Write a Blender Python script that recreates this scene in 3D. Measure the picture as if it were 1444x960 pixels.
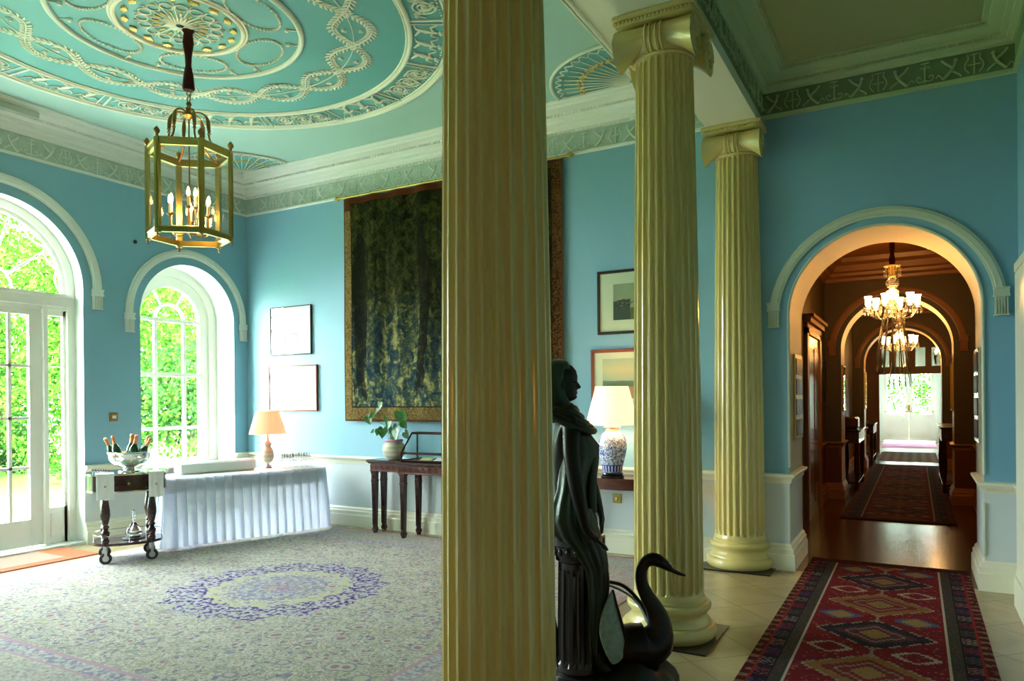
import bpy, bmesh, math, random
from math import sin, cos, pi, radians, atan2, hypot, sqrt
from mathutils import Vector, Matrix
random.seed(7)
for o in list(bpy.data.objects): bpy.data.objects.remove(o)
SC = bpy.context.scene
COL = SC.collection

# ------------------------------------------------------------------ camera
cam_d = bpy.data.cameras.new('camera'); cam = bpy.data.objects.new('camera', cam_d); COL.objects.link(cam)
SC.camera = cam
YAW, PITCH, ROLL, FPX = -.511, -.0015, .0086, 1017.
fwd = Vector((sin(YAW)*cos(PITCH), cos(YAW)*cos(PITCH), sin(PITCH)))
rt0 = Vector((cos(YAW), -sin(YAW), 0)); dn0 = fwd.cross(rt0)
rt = rt0*cos(ROLL)+dn0*sin(ROLL); dn = dn0*cos(ROLL)-rt0*sin(ROLL)
m = Matrix((rt, -dn, -fwd)).transposed().to_4x4(); m.translation = Vector((0, 0, 1.55))
cam.matrix_world = m
cam_d.sensor_width = 36; cam_d.sensor_fit = 'HORIZONTAL'; cam_d.lens = 36*FPX/1444
cam_d.shift_y = (564.5-480)/1444; cam_d.clip_end = 200; cam_d.clip_start = .05
# ------------------------------------------------------------------ exposure, world, sun
vs = SC.view_settings
vs.view_transform = 'Standard'; vs.look = 'None'; vs.gamma = 1; vs.use_curve_mapping = False
vs.exposure = 1.0
WORLD = 31.0
w = bpy.data.worlds.new('sky'); SC.world = w; w.use_nodes = True
bg = w.node_tree.nodes['Background']; bg.inputs[0].default_value = (.88, .97, 1., 1); bg.inputs[1].default_value = WORLD
def light(name, kind, loc, energy, color=(1, 1, 1), size=.1, rot=None, **k):
    d = bpy.data.lights.new(name, kind); d.energy = energy; d.color = color
    if kind in ('POINT', 'SPOT'): d.shadow_soft_size = size
    for a, b in k.items(): setattr(d, a, b)
    o = bpy.data.objects.new(name, d); COL.objects.link(o); o.location = loc
    if rot: o.rotation_euler = rot
    return o
light('sun', 'SUN', (0, 0, 20), 22, (1, .95, .8), rot=(radians(12), radians(38), 0), angle=.02)
def portal(loc, rot, sx, sy):
    o = light('daylight_portal', 'AREA', loc, 1, rot=rot, shape='RECTANGLE'); o.data.size = sx; o.data.size_y = sy
    o.data.cycles.is_portal = True
portal((-8.5, 3.754, 1.85), (0, radians(-90), 0), 3.7, 1.8)
portal((-8.5, 5.95, 2.), (0, radians(-90), 0), 2.6, 1.4)
portal((-8.5, 1.55, 2.), (0, radians(-90), 0), 2.6, 1.4)
portal((-.22, 28.3, 1.3), (radians(-90), 0, 0), 1.7, 2.6)
# unseen warm fill behind the camera, added to throw orange on the near column
light('hall_fill_light', 'POINT', (-.3, -1.4, 1.6), 15, (1, .42, .10), .25)

# ------------------------------------------------------------------ node helper
class X:
    def __init__(s, t, k): s.t, s.k = t, k
    def _m(s, op, *o, rev=False):
        n = s.t.nodes.new('ShaderNodeMath'); n.operation = op
        a = [s]+list(o)
        if rev: a = a[::-1]
        for i, v in enumerate(a):
            if isinstance(v, X): s.t.links.new(v.k, n.inputs[i])
            else: n.inputs[i].default_value = v
        return X(s.t, n.outputs[0])
    def __add__(s, o): return s._m('ADD', o)
    __radd__ = __add__
    def __sub__(s, o): return s._m('SUBTRACT', o)
    def __rsub__(s, o): return s._m('SUBTRACT', o, rev=True)
    def __mul__(s, o): return s._m('MULTIPLY', o)
    __rmul__ = __mul__
    def __truediv__(s, o): return s._m('DIVIDE', o)
    def gt(s, o): return s._m('GREATER_THAN', o)
    def lt(s, o): return s._m('LESS_THAN', o)
    def abs(s): return s._m('ABSOLUTE')
    def sin(s): return s._m('SINE')
    def cos(s): return s._m('COSINE')
    def frac(s): return s._m('FRACT')
    def floor(s): return s._m('FLOOR')
    def min(s, o): return s._m('MINIMUM', o)
    def max(s, o): return s._m('MAXIMUM', o)
    def sqrt(s): return s._m('SQRT')
    def atan2(s, o): return s._m('ARCTAN2', o)
    def band(s, a, b): return s.gt(a)*s.lt(b)
    def ramp(s, a, b):
        n = s.t.nodes.new('ShaderNodeMapRange'); s.t.links.new(s.k, n.inputs[0]); n.inputs[1].default_value = a; n.inputs[2].default_value = b
        return X(s.t, n.outputs[0])
class Mat:
    def __init__(s, name, color=(.8, .8, .8), rough=.5, metal=0., coat=0., spec=None, trans=0., ior=1.45, emit=None, es=0., alpha=1.):
        s.m = bpy.data.materials.new(name); s.m.use_nodes = True; s.t = s.m.node_tree; s.b = s.t.nodes['Principled BSDF']
        s.set('Base Color', (*color, 1)); s.set('Roughness', rough); s.set('Metallic', metal); s.set('Coat Weight', coat)
        s.set('Coat Roughness', .12)
        if spec is not None: s.set('Specular IOR Level', spec)
        s.set('Transmission Weight', trans); s.set('IOR', ior); s.set('Alpha', alpha)
        if emit: s.set('Emission Color', (*emit, 1)); s.set('Emission Strength', es)
        s._c = None
    def set(s, k, v): s.b.inputs[k].default_value = v
    def link(s, k, x): s.t.links.new(x.k, s.b.inputs[k]); return s
    def co(s):
        if not s._c:
            tc = s.t.nodes.new('ShaderNodeTexCoord'); sp = s.t.nodes.new('ShaderNodeSeparateXYZ')
            s.t.links.new(tc.outputs['Object'], sp.inputs[0]); s._c = (tc.outputs['Object'], [X(s.t, o) for o in sp.outputs])
        return s._c[1]
    def vec(s, scale=(1, 1, 1)):
        s.co(); n = s.t.nodes.new('ShaderNodeMapping'); s.t.links.new(s._c[0], n.inputs[0]); n.inputs['Scale'].default_value = scale
        return n.outputs[0]
    def noise(s, scale=5, detail=3, st=(1, 1, 1), dist=0, color=False):
        n = s.t.nodes.new('ShaderNodeTexNoise'); s.t.links.new(s.vec(st), n.inputs['Vector']); n.inputs['Scale'].default_value = scale
        n.inputs['Detail'].default_value = detail; n.inputs['Distortion'].default_value = dist
        return X(s.t, n.outputs['Color' if color else 'Fac'])
    def vor(s, scale=5, st=(1, 1, 1), out='Distance', feature='F1'):
        n = s.t.nodes.new('ShaderNodeTexVoronoi'); n.feature = feature; s.t.links.new(s.vec(st), n.inputs['Vector']); n.inputs['Scale'].default_value = scale
        return X(s.t, n.outputs[out])
    def mix(s, f, a, b):
        n = s.t.nodes.new('ShaderNodeMix'); n.data_type = 'RGBA'
        if isinstance(f, X): s.t.links.new(f.k, n.inputs[0])
        else: n.inputs[0].default_value = f
        for i, v in ((6, a), (7, b)):
            if isinstance(v, X): s.t.links.new(v.k, n.inputs[i])
            else: n.inputs[i].default_value = (*v, 1)
        return X(s.t, n.outputs[2])
    def ramp(s, f, stops):
        n = s.t.nodes.new('ShaderNodeValToRGB'); s.t.links.new(f.k, n.inputs[0]); e = n.color_ramp.elements
        while len(e) < len(stops): e.new(.5)
        for q, (p, c) in zip(e, stops): q.position = p; q.color = (*c, 1)
        return X(s.t, n.outputs[0])
    def color(s, x): return s.link('Base Color', x)
    def bump(s, h, strength=.3, dist=.01):
        n = s.t.nodes.new('ShaderNodeBump'); s.t.links.new(h.k, n.inputs['Height']); n.inputs['Strength'].default_value = strength
        n.inputs['Distance'].default_value = dist; s.t.links.new(n.outputs[0], s.b.inputs['Normal']); return s

# ------------------------------------------------------------------ materials
def M(*a, **k): return Mat(*a, **k).m
BLUE = (.21, .43, .53)
def wall_mat(name, up, low, zs=.85):
    q = Mat(name, rough=.45); x, y, z = q.co(); n = q.noise(1.2, 3)
    up2 = tuple(c*.93 for c in up)
    q.color(q.mix(z.gt(zs), low, q.mix(n, up, up2))); q.bump(q.noise(90, 2), .06, .002); return q.m
m_wall = wall_mat('blue wall paint', BLUE, (.60, .67, .66))
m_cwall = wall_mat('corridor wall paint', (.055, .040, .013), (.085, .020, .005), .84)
m_pier = wall_mat('warm tinted arch paint', (.46, .42, .30), (.60, .67, .66))  # warm upper tone puts the chandelier glow into the arch colour
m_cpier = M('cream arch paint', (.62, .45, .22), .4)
m_reveal = M('white satin paint', (.78, .84, .80), .35)
m_trim = M('cream gloss paint', (.80, .80, .62), .3)
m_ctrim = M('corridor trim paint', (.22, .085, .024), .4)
m_white = M('white gloss joinery paint', (.86, .88, .80), .3)
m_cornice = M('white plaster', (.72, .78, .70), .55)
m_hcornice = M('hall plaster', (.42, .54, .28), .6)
m_frieze = Mat('grey green frieze'); m_frieze.color(m_frieze.mix(m_frieze.noise(14, 4).ramp(.35, .7), (.36, .48, .41), (.46, .56, .46))); m_frieze = m_frieze.m
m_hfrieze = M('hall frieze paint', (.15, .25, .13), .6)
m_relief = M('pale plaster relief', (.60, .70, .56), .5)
m_hood = M('pale green plaster', (.52, .60, .44), .5)
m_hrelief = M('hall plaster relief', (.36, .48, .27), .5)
m_ceil = M('turquoise ceiling paint', (.24, .44, .39), .55)
m_ceil2 = M('deeper turquoise ceiling band', (.12, .36, .34), .55)
m_ceilp = M('pale turquoise ceiling paint', (.36, .58, .50), .55)
m_mould = M('cream ceiling moulding', (.72, .76, .60), .45)
m_gold = M('gilt plaster', (.70, .52, .16), .4, .3)
m_column = Mat('cream gloss column paint', (.72, .68, .34), .28, coat=.6)
m_column.set('Base Color', (.62, .53, .19, 1)); m_column = m_column.m
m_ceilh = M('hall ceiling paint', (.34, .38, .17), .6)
m_soffit = M('soffit plaster', (.66, .68, .50), .6)
m_black = M('black marble', (.01, .012, .012), .15)
def glass_mat(name, tint=(1, 1, 1), rough=0):
    mm = bpy.data.materials.new(name); mm.use_nodes = True; t = mm.node_tree; t.nodes.clear()
    o = t.nodes.new('ShaderNodeOutputMaterial'); mx = t.nodes.new('ShaderNodeMixShader'); tr = t.nodes.new('ShaderNodeBsdfTransparent')
    gl = t.nodes.new('ShaderNodeBsdfGlossy'); fr = t.nodes.new('ShaderNodeFresnel'); fr.inputs[0].default_value = 1.5
    tr.inputs[0].default_value = (*tint, 1); gl.inputs['Roughness'].default_value = rough
    ge = t.nodes.new('ShaderNodeNewGeometry'); mr = t.nodes.new('ShaderNodeMapRange'); t.links.new(ge.outputs['Backfacing'], mr.inputs[0]); mr.inputs[3].default_value = 1.5; mr.inputs[4].default_value = 1/1.5; t.links.new(mr.outputs[0], fr.inputs[0])
    t.links.new(fr.outputs[0], mx.inputs[0]); t.links.new(tr.outputs[0], mx.inputs[1]); t.links.new(gl.outputs[0], mx.inputs[2]); t.links.new(mx.outputs[0], o.inputs[0])
    return mm
m_glass = glass_mat('clear pane glass', (.97, 1, .98))
m_crystal = M('cut crystal', (1, .97, .9), .03, trans=.9, ior=1.5)
m_clear = M('table glass', (1, 1, 1), .02, trans=1., ior=1.35)
m_brass = M('antique brass', (.42, .33, .09), .28, 1.)
m_brassd = M('dark brass', (.30, .19, .06), .35, 1.)
m_silver = M('silver plate', (.8, .8, .78), .12, 1.)
m_steel = M('castor steel', (.5, .5, .5), .3, .9)
m_rubber = M('black rubber', (.02, .03, .03), .5)
m_maroon = Mat('maroon silk', (.06, .012, .012), .55, spec=.2); m_maroon = m_maroon.m
m_bulb = M('lit candle bulb', (1, .8, .5), .4, emit=(1, .62, .22), es=28)
m_candle = M('ivory candle tube', (.85, .65, .35), .4)
m_shadeg = M('lit glass shade', (1, .9, .7), .3, emit=(1, .72, .33), es=5)
m_skirt = Mat('white pleated polyester', (.80, .86, .96), .6)
_t = m_skirt.t; _tr = _t.nodes.new('ShaderNodeBsdfTranslucent'); _tr.inputs[0].default_value = (.86, .90, 1, 1); _mx = _t.nodes.new('ShaderNodeMixShader'); _mx.inputs[0].default_value = .6
_t.links.new(m_skirt.b.outputs[0], _mx.inputs[1]); _t.links.new(_tr.outputs[0], _mx.inputs[2]); _t.links.new(_mx.outputs[0], _t.nodes['Material Output'].inputs[0]); m_skirt = m_skirt.m
m_cloth = M('white linen', (.88, .90, .90), .7)
m_pot = Mat('cream ceramic', rough=.35); x, y, z = m_pot.co(); m_pot.color(m_pot.mix((z*120).sin().ramp(-1, 1), (.48, .45, .33), (.62, .58, .44))); m_pot = m_pot.m
m_potrim = M('mauve ceramic rim', (.55, .25, .50), .35)
m_soil = M('potting soil', (.03, .02, .015), .9)
def wood(name, a, b, rough=.25, st=(1, 8, 8), sc=4, coat=.4):
    q = Mat(name, rough=rough, coat=coat); q.color(q.mix(q.noise(sc, 5, st, 1.5).ramp(.3, .7), a, b)); return q.m
m_mahog = wood('dark mahogany', (.022, .006, .005), (.05, .013, .009), .2)
m_mahog2 = wood('red mahogany', (.07, .016, .009), (.13, .03, .016), .2)
m_ebony = M('near black polished wood', (.006, .005, .008), .22, coat=.3)
m_dark = M('dark picture frame wood', (.02, .014, .01), .35)
m_rosewood = M('red brown frame wood', (.22, .05, .02), .35)
m_gilt = M('gilt frame', (.55, .38, .12), .35, .8)
m_mount = M('ivory mount board', (.70, .72, .52), .7)
m_mountw = M('white mount board', (.88, .92, .86), .7)
m_leaf = Mat('dark glossy leaf', rough=.3); m_leaf.color(m_leaf.mix(m_leaf.noise(9, 2), (.008, .05, .010), (.05, .20, .03))); m_leaf = m_leaf.m
m_stem = M('green stem', (.10, .25, .06), .5)
m_bottle = M('green bottle glass', (.01, .05, .012), .08, coat=.5)
m_foil = M('copper orange foil', (.62, .25, .10), .35, .4)
m_bronze = Mat('patinated bronze', rough=.38, metal=.55); m_bronze.color(m_bronze.mix(m_bronze.noise(5, 4).ramp(.42, .70), (.010, .007, .006), (.018, .024, .015))); m_bronze = m_bronze.m
m_bronzeg = Mat('green bronze drapery', rough=.36, metal=.35); m_bronzeg.color(m_bronzeg.mix(m_bronzeg.noise(4, 4, (1, 1, .5)).ramp(.35, .7), (.008, .013, .008), (.035, .06, .03))); m_bronzeg = m_bronzeg.m
m_wing = Mat('pale verdigris bronze', rough=.5, metal=.2); m_wing.color(m_wing.mix(m_wing.noise(40, 4), (.10, .17, .14), (.30, .40, .34))); m_wing.bump(m_wing.noise(70, 3), .5, .01); m_wing = m_wing.m
m_coir = Mat('orange coir matting', rough=.9); m_coir.color(m_coir.mix(m_coir.noise(160, 2), (.22, .055, .012), (.34, .10, .028))); m_coir = m_coir.m
m_coirm = Mat('grey worn matting', rough=.9); m_coirm.color(m_coirm.mix(m_coirm.noise(160, 2), (.20, .12, .08), (.30, .20, .15))); m_coirm = m_coirm.m

# limestone floor with diagonal joints
q = Mat('honed limestone floor', rough=.22, coat=.25); x, y, z = q.co()
u = (x+y)*1.55; v = (x-y)*1.55
joint = (u.frac()-.5).abs().gt(.492).max((v.frac()-.5).abs().gt(.492))
q.color(q.mix(joint, q.mix(q.noise(2.5, 5, (1, 1, 1), 1.).ramp(.3, .75), (.31, .24, .125), (.40, .315, .17)), (.22, .17, .09))); m_stone = q.m
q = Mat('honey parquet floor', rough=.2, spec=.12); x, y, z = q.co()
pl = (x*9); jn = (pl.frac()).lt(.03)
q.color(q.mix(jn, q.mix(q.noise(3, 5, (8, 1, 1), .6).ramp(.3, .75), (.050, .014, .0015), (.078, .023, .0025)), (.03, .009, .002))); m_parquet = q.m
q = Mat('lawn grass', rough=.9, spec=0.); q.color(q.mix(q.noise(8, 5), (.05, .13, .02), (.10, .2, .04))); m_grass = q.m
m_gravel = M('pale gravel terrace', (.50, .50, .44), .9)

# big pale Persian carpet (object space, origin at the carpet's centre)
CHX, CHY = 2.67, 2.39
q = Mat('pale Persian carpet', rough=.95, spec=.1); x, y, z = q.co()
r = (x*x+y*y).sqrt(); a = y.atan2(x); wob = q.noise(6, 3)-.5
lob = r*(1+(a*16).cos()*.05)+wob*.16
f1 = q.vor(17, out='Color'); f2 = q.vor(17); sp = X(q.t, None)
sepf = q.t.nodes.new('ShaderNodeSeparateColor'); q.t.links.new(f1.k, sepf.inputs[0]); fr_, fg_ = X(q.t, sepf.outputs[0]), X(q.t, sepf.outputs[1])
palette = q.ramp(fr_, [(0, (.26, .10, .24)), (.25, (.14, .20, .28)), (.45, (.36, .33, .14)), (.62, (.20, .26, .17)), (.8, (.32, .12, .15)), (1, (.16, .12, .30))])
vine = q.noise(11, 4, dist=2.5); vm = (vine-.5).abs().lt(.022)
fld = q.mix(q.noise(2.2, 4).ramp(.3, .7), (.40, .36, .29), (.50, .47, .41))
fine = q.mix(q.noise(48, 4).ramp(.35, .65), (.18, .17, .17), (.66, .61, .54)); fld = q.mix(.36, fld, fine)
v2 = q.noise(6, 3, dist=2.0); fld = q.mix(((v2-.5).abs().lt(.012)).max(vm)*.7, fld, (.12, .16, .17))
dots = f2.lt(.30)*fg_.gt(.25); fld = q.mix(dots*.85, fld, palette)
rz_ = q.vor(5.2); rc_ = q.vor(5.2, out='Color'); sc_ = q.t.nodes.new('ShaderNodeSeparateColor'); q.t.links.new(rc_.k, sc_.inputs[0]); rr_ = X(q.t, sc_.outputs[0])
rzz = rz_+(q.noise(20, 3)-.5)*.18; keep = rr_.gt(.30)
fld = q.mix(rzz.lt(.34)*keep*.7, fld, (.20, .20, .28)); fld = q.mix(rzz.lt(.27)*keep*.75, fld, (.46, .44, .34)); fld = q.mix(rzz.lt(.15)*keep*.8, fld, (.26, .13, .18))
purple = q.mix(q.noise(26, 4).ramp(.42, .56), (.06, .03, .17), (.40, .39, .42))
col = q.mix(lob.band(.56, .86)*q.noise(16, 3).ramp(.36, .46), fld, purple)
col = q.mix(lob.band(.50, .56)*.7, col, (.42, .40, .24)); col = q.mix(lob.lt(.40)*q.noise(20, 4).ramp(.40, .6)*.75, col, (.16, .16, .32)); col = q.mix(lob.lt(.13)*q.noise(24, 3).ramp(.4, .6)*.5, col, (.34, .14, .22))
# corner spandrels and border
d = (CHX-x.abs()).min(CHY-y.abs())
bord = q.mix(.4, q.mix(dots*.8, q.mix(q.noise(3, 4).ramp(.3, .7), (.32, .33, .34), (.42, .39, .31)), palette), fine)
col = q.mix(d.lt(.62), col, bord)
col = q.mix(d.band(.60, .63)+d.band(.48, .495)+d.band(.12, .14), col, (.42, .27, .34))
col = q.mix(d.band(.50, .60)*.8, col, q.mix(q.noise(28, 4).ramp(.42, .56), (.20, .20, .32), (.46, .44, .42)))
col = q.mix(d.lt(.05), col, (.40, .20, .14))
ed = x.gt(2.30); col = q.mix(ed*.45, col, q.mix(q.vor(26, (1, .35, 1)).ramp(.1, .6), (.50, .10, .12), (.30, .34, .40)))
q.color(col); q.bump(q.noise(220, 2), .3, .004); m_carpet = q.m

# red runner, object space: x across (+-.62), y along
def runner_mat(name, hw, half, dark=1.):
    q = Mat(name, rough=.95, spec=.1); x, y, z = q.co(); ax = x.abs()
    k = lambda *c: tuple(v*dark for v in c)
    g = lambda s_, n: ((s_*n).floor())/n          # stepped like knots
    per = 1.5; ys = (y+150-.135)
    t1 = ((ys/per).frac()-.25)*per; t2 = ((ys/per).frac()-.75)*per
    xs = g(ax, 46); red = q.mix(q.noise(3, 3, (1, 4, 1)).ramp(.3, .7), k(.15, .008, .014), k(.25, .014, .022))
    col = q.mix(q.vor(24, (1, 1.6, 1)).lt(.24)*.75, red, q.mix(q.noise(16, 1).gt(.5), k(.05, .06, .20), k(.42, .22, .16)))
    for t, oc, ic in ((t1, k(.28, .14, .04), k(.20, .025, .025)), (t2, k(.015, .02, .03), k(.10, .03, .04))):
        ts = g(t.abs(), 40); dd = xs/.32+ts/.29
        col = q.mix(dd.lt(1.06)*dd.gt(1.0), col, k(.34, .26, .20))
        col = q.mix(dd.lt(1.0), col, oc); col = q.mix(dd.lt(.70), col, ic)
        col = q.mix(dd.band(.44, .52)*.6, col, k(.38, .28, .22)); col = q.mix(dd.lt(.26), col, k(.30, .18, .06))
        col = q.mix(q.vor(30).lt(.2)*dd.lt(.95), col, k(.05, .08, .12))
    th = ((ys/(per/2)).frac()-0)*(per/2); th = th.min(per/2-th)
    dh = (g((ax-.235).abs(), 46)/.12+g(th, 46)/.095)
    alt = ((ys/per+.25).frac()).lt(.5)
    hexc = q.mix(alt, k(.42, .36, .27), k(.07, .13, .24))
    col = q.mix(dh.band(.72, 1.05), col, hexc); col = q.mix(dh.lt(.72)*alt, col, k(.35, .22, .08))
    col = q.mix(ax.lt(.010)*th.lt(.10), col, k(.30, .20, .16))
    bands = [(.395, .41, k(.55, .45, .36)), (.41, .475, None), (.475, .485, k(.02, .01, .02)), (.485, .565, 'm'), (.565, .58, k(.30, .02, .03)), (.58, hw, 'n')]
    s = hw/.635
    mot = ((y*9).frac()-.5).abs()
    chev = ((x*26+((y*11).frac()-.5).abs()*3).frac()).gt(.5)
    for lo, hi, c in bands:
        lo *= s; hi = hi*s if hi != hw else hw+1
        if c is None: c = q.mix(q.vor(38).lt(.34), k(.045, .055, .045), k(.16, .06, .035))
        elif c == 'm':
            cid = (y*5.5).floor(); h3 = (cid*.37).frac(); mc = q.ramp(h3, [(0, k(.05, .06, .20)), (.33, k(.26, .02, .04)), (.6, k(.30, .26, .22)), (.85, k(.07, .09, .10))])
            c = q.mix(chev*((y*5.5).frac().band(.12, .80))*q.noise(40, 1).gt(.40), k(.022, .012, .022), mc)
        elif c == 'n': c = q.mix(mot.lt(.22)*q.noise(30, 1).gt(.45), k(.09, .008, .015), k(.26, .16, .08))
        col = q.mix(ax.band(lo, hi), col, c)
    e = (half-y.abs())
    col = q.mix(e.lt(.16), col, q.mix(q.vor(40).lt(.25), k(.06, .008, .012), k(.20, .08, .06)))
    q.color(col); q.bump(q.noise(260, 2), .3, .004); return q.m
m_runner = runner_mat('red tribal runner wool', .635, 3.5, .62)

# ------------------------------------------------------------------ mesh builder
class MB:
    def __init__(s): s.v, s.f, s.mi = [], [], []
    def add(s, vs_, fs, mi=0, T=None):
        b = len(s.v); s.v += [tuple(T @ Vector(p)) if T else tuple(p) for p in vs_]
        s.f += [tuple(b+i for i in f) for f in fs]; s.mi += [mi]*len(fs); return s
    def box(s, x0, x1, y0, y1, z0, z1, mi=0, T=None):
        v = [(x, y, z) for z in (z0, z1) for y in (y0, y1) for x in (x0, x1)]
        return s.add(v, [(0, 2, 3, 1), (4, 5, 7, 6), (0, 1, 5, 4), (2, 6, 7, 3), (0, 4, 6, 2), (1, 3, 7, 5)], mi, T)
    def bbox(s, x0, x1, y0, y1, z0, z1, b=.01, mi=0, T=None):        # chamfered box
        v = []; 
        for z, i in ((z0, b), (z0+b, 0), (z1-b, 0), (z1, b)):
            ring = [(x0+i, y0+b+i), (x0+b+i, y0+i), (x1-b-i, y0+i), (x1-i, y0+b+i), (x1-i, y1-b-i), (x1-b-i, y1-i), (x0+b+i, y1-i), (x0+i, y1-b-i)]
            v += [(p, q_, z) for p, q_ in ring]
        f = [tuple(range(7, -1, -1)), tuple(range(24, 32))]
        for k in range(3):
            for i in range(8): f.append((k*8+i, k*8+(i+1) % 8, (k+1)*8+(i+1) % 8, (k+1)*8+i))
        return s.add(v, f, mi, T)
    def lathe(s, prof, n=24, c=(0, 0, 0), mi=0, T=None, a0=0, a1=2*pi, sx=1, sy=1):
        full = abs(a1-a0-2*pi) < 1e-6; N = n if full else n+1; v = []
        for r, z in prof:
            for i in range(N):
                a = a0+(a1-a0)*i/n; v.append((c[0]+r*cos(a)*sx, c[1]+r*sin(a)*sy, c[2]+z))
        f = []
        for k in range(len(prof)-1):
            for i in range(n):
                j = (i+1) % N if full else i+1
                f.append((k*N+i, k*N+j, (k+1)*N+j, (k+1)*N+i))
        if prof[0][0] > 1e-4 and full: f.append(tuple(range(N-1, -1, -1)))
        if prof[-1][0] > 1e-4 and full: f.append(tuple(range((len(prof)-1)*N, len(prof)*N)))
        return s.add(v, f, mi, T)
    def sphere(s, c, r, n=12, mi=0, T=None, sx=1, sy=1, sz=1):
        return s.lathe([(r*sin(pi*i/n), -r*sz*cos(pi*i/n)) for i in range(n+1)], n*2, c, mi, T, sx=sx, sy=sy)
    def tube(s, pts, rad, n=8, mi=0, T=None, closed=False, flat=1., cap=True):
        pts = [Vector(p) for p in pts]; L = len(pts); v = []; prev = None
        for i, p in enumerate(pts):
            if closed: t = pts[(i+1) % L]-pts[i-1]
            else: t = pts[min(i+1, L-1)]-pts[max(i-1, 0)]
            if t.length < 1e-9: t = Vector((0, 0, 1))
            t.normalize()
            if prev is None:
                up = Vector((0, 0, 1)) if abs(t.z) < .9 else Vector((1, 0, 0)); nrm = (up-t*up.dot(t)).normalized()
            else: nrm = (prev-t*prev.dot(t)).normalized()
            prev = nrm; bi = t.cross(nrm); r = rad[i] if isinstance(rad, (list, tuple)) else rad
            for k in range(n):
                a = 2*pi*k/n; v.append(p+nrm*(r*flat*cos(a))+bi*(r*sin(a)))
        f = []
        for i in range(L if closed else L-1):
            j = (i+1) % L
            for k in range(n): f.append((i*n+k, i*n+(k+1) % n, j*n+(k+1) % n, j*n+k))
        if not closed and cap: f += [tuple(range(n-1, -1, -1)), tuple(range((L-1)*n, L*n))]
        return s.add(v, f, mi, T)
    def loft(s, rings, mi=0, T=None, cap=True, closed=True):
        n = len(rings[0]); v = [p for r_ in rings for p in r_]; f = []
        for i in range(len(rings)-1):
            for k in range(n if closed else n-1): f.append((i*n+k, i*n+(k+1) % n, (i+1)*n+(k+1) % n, (i+1)*n+k))
        if cap and closed: f += [tuple(range(n-1, -1, -1)), tuple(range((len(rings)-1)*n, len(rings)*n))]
        return s.add(v, f, mi, T)
    def prism(s, poly, z0, z1, mi=0, T=None):
        n = len(poly); v = [(x, y, z0) for x, y in poly]+[(x, y, z1) for x, y in poly]
        return s.add(v, [tuple(range(n-1, -1, -1)), tuple(range(n, 2*n))]+[(i, (i+1) % n, n+(i+1) % n, n+i) for i in range(n)], mi, T)
    def build(s, name, mats, parent=None, smooth=True, ang=35, loc=None):
        me = bpy.data.meshes.new(name); me.from_pydata(s.v, [], s.f)
        for mm in (mats if isinstance(mats, (list, tuple)) else [mats]): me.materials.append(mm)
        me.polygons.foreach_set('material_index', s.mi); me.update()
        bm = bmesh.new(); bm.from_mesh(me); bmesh.ops.remove_doubles(bm, verts=bm.verts, dist=1e-5); bmesh.ops.recalc_face_normals(bm, faces=bm.faces); bm.to_mesh(me); bm.free()
        if smooth:
            me.polygons.foreach_set('use_smooth', [True]*len(me.polygons)); me.set_sharp_from_angle(angle=radians(ang))
        o = bpy.data.objects.new(name, me); COL.objects.link(o)
        if parent: o.parent = parent
        if loc: o.location = loc
        return o
def tag(o, label=None, cat=None, group=None, kind=None):
    for k, v in (('label', label), ('category', cat), ('group', group), ('kind', kind)):
        if v: o[k] = v
    return o
def struct(o): o['kind'] = 'structure'; return o
def thing(name, label, cat, loc=(0, 0, 0), rz=0, group=None):
    o = bpy.data.objects.new(name, None); COL.objects.link(o); o.location = loc; o.rotation_euler = (0, 0, rz); o.empty_display_size = .1
    return tag(o, label, cat, group)
def kids(o): return [c for c in bpy.data.objects if c.parent == o]
def copy_tree(o, parent=None):
    c = o.copy(); COL.objects.link(c); c.parent = parent
    for ch in kids(o): copy_tree(ch, c)
    return c
def dup(o, loc, rz=None, label=None, group=None):
    c = copy_tree(o); c.location = loc
    if rz is not None: c.rotation_euler = (0, 0, rz)
    if label: c['label'] = label
    if group: c['group'] = group
    return c
def bez(pts, n=8):
    "Catmull-Rom through points"
    P = [Vector(p) for p in pts]; P = [P[0]*2-P[1]]+P+[P[-1]*2-P[-2]]; out = []
    for i in range(1, len(P)-2):
        for k in range(n):
            t = k/n; a, b, c, d_ = P[i-1:i+3]
            out.append(.5*((2*b)+(c-a)*t+(2*a-5*b+4*c-d_)*t*t+(3*b-a-3*c+d_)*t**3))
    return out+[P[-2]]

# ------------------------------------------------------------------ dimensions
WX, TY, RX = -7.98, 6.84, .70
HZ, CZ, KZ = 4.42, 4.54, 3.60          # hall / room / corridor ceilings
AX, AR, AS = -.264, .73, 2.27          # arch centre x, radius, spring
REV = 7.67
BX0, BX1 = -1.65, -1.21                # beam over the colonnade
NY = .42                               # near wall of the big room
CL, CR = -1.22, .72                    # corridor walls

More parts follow.
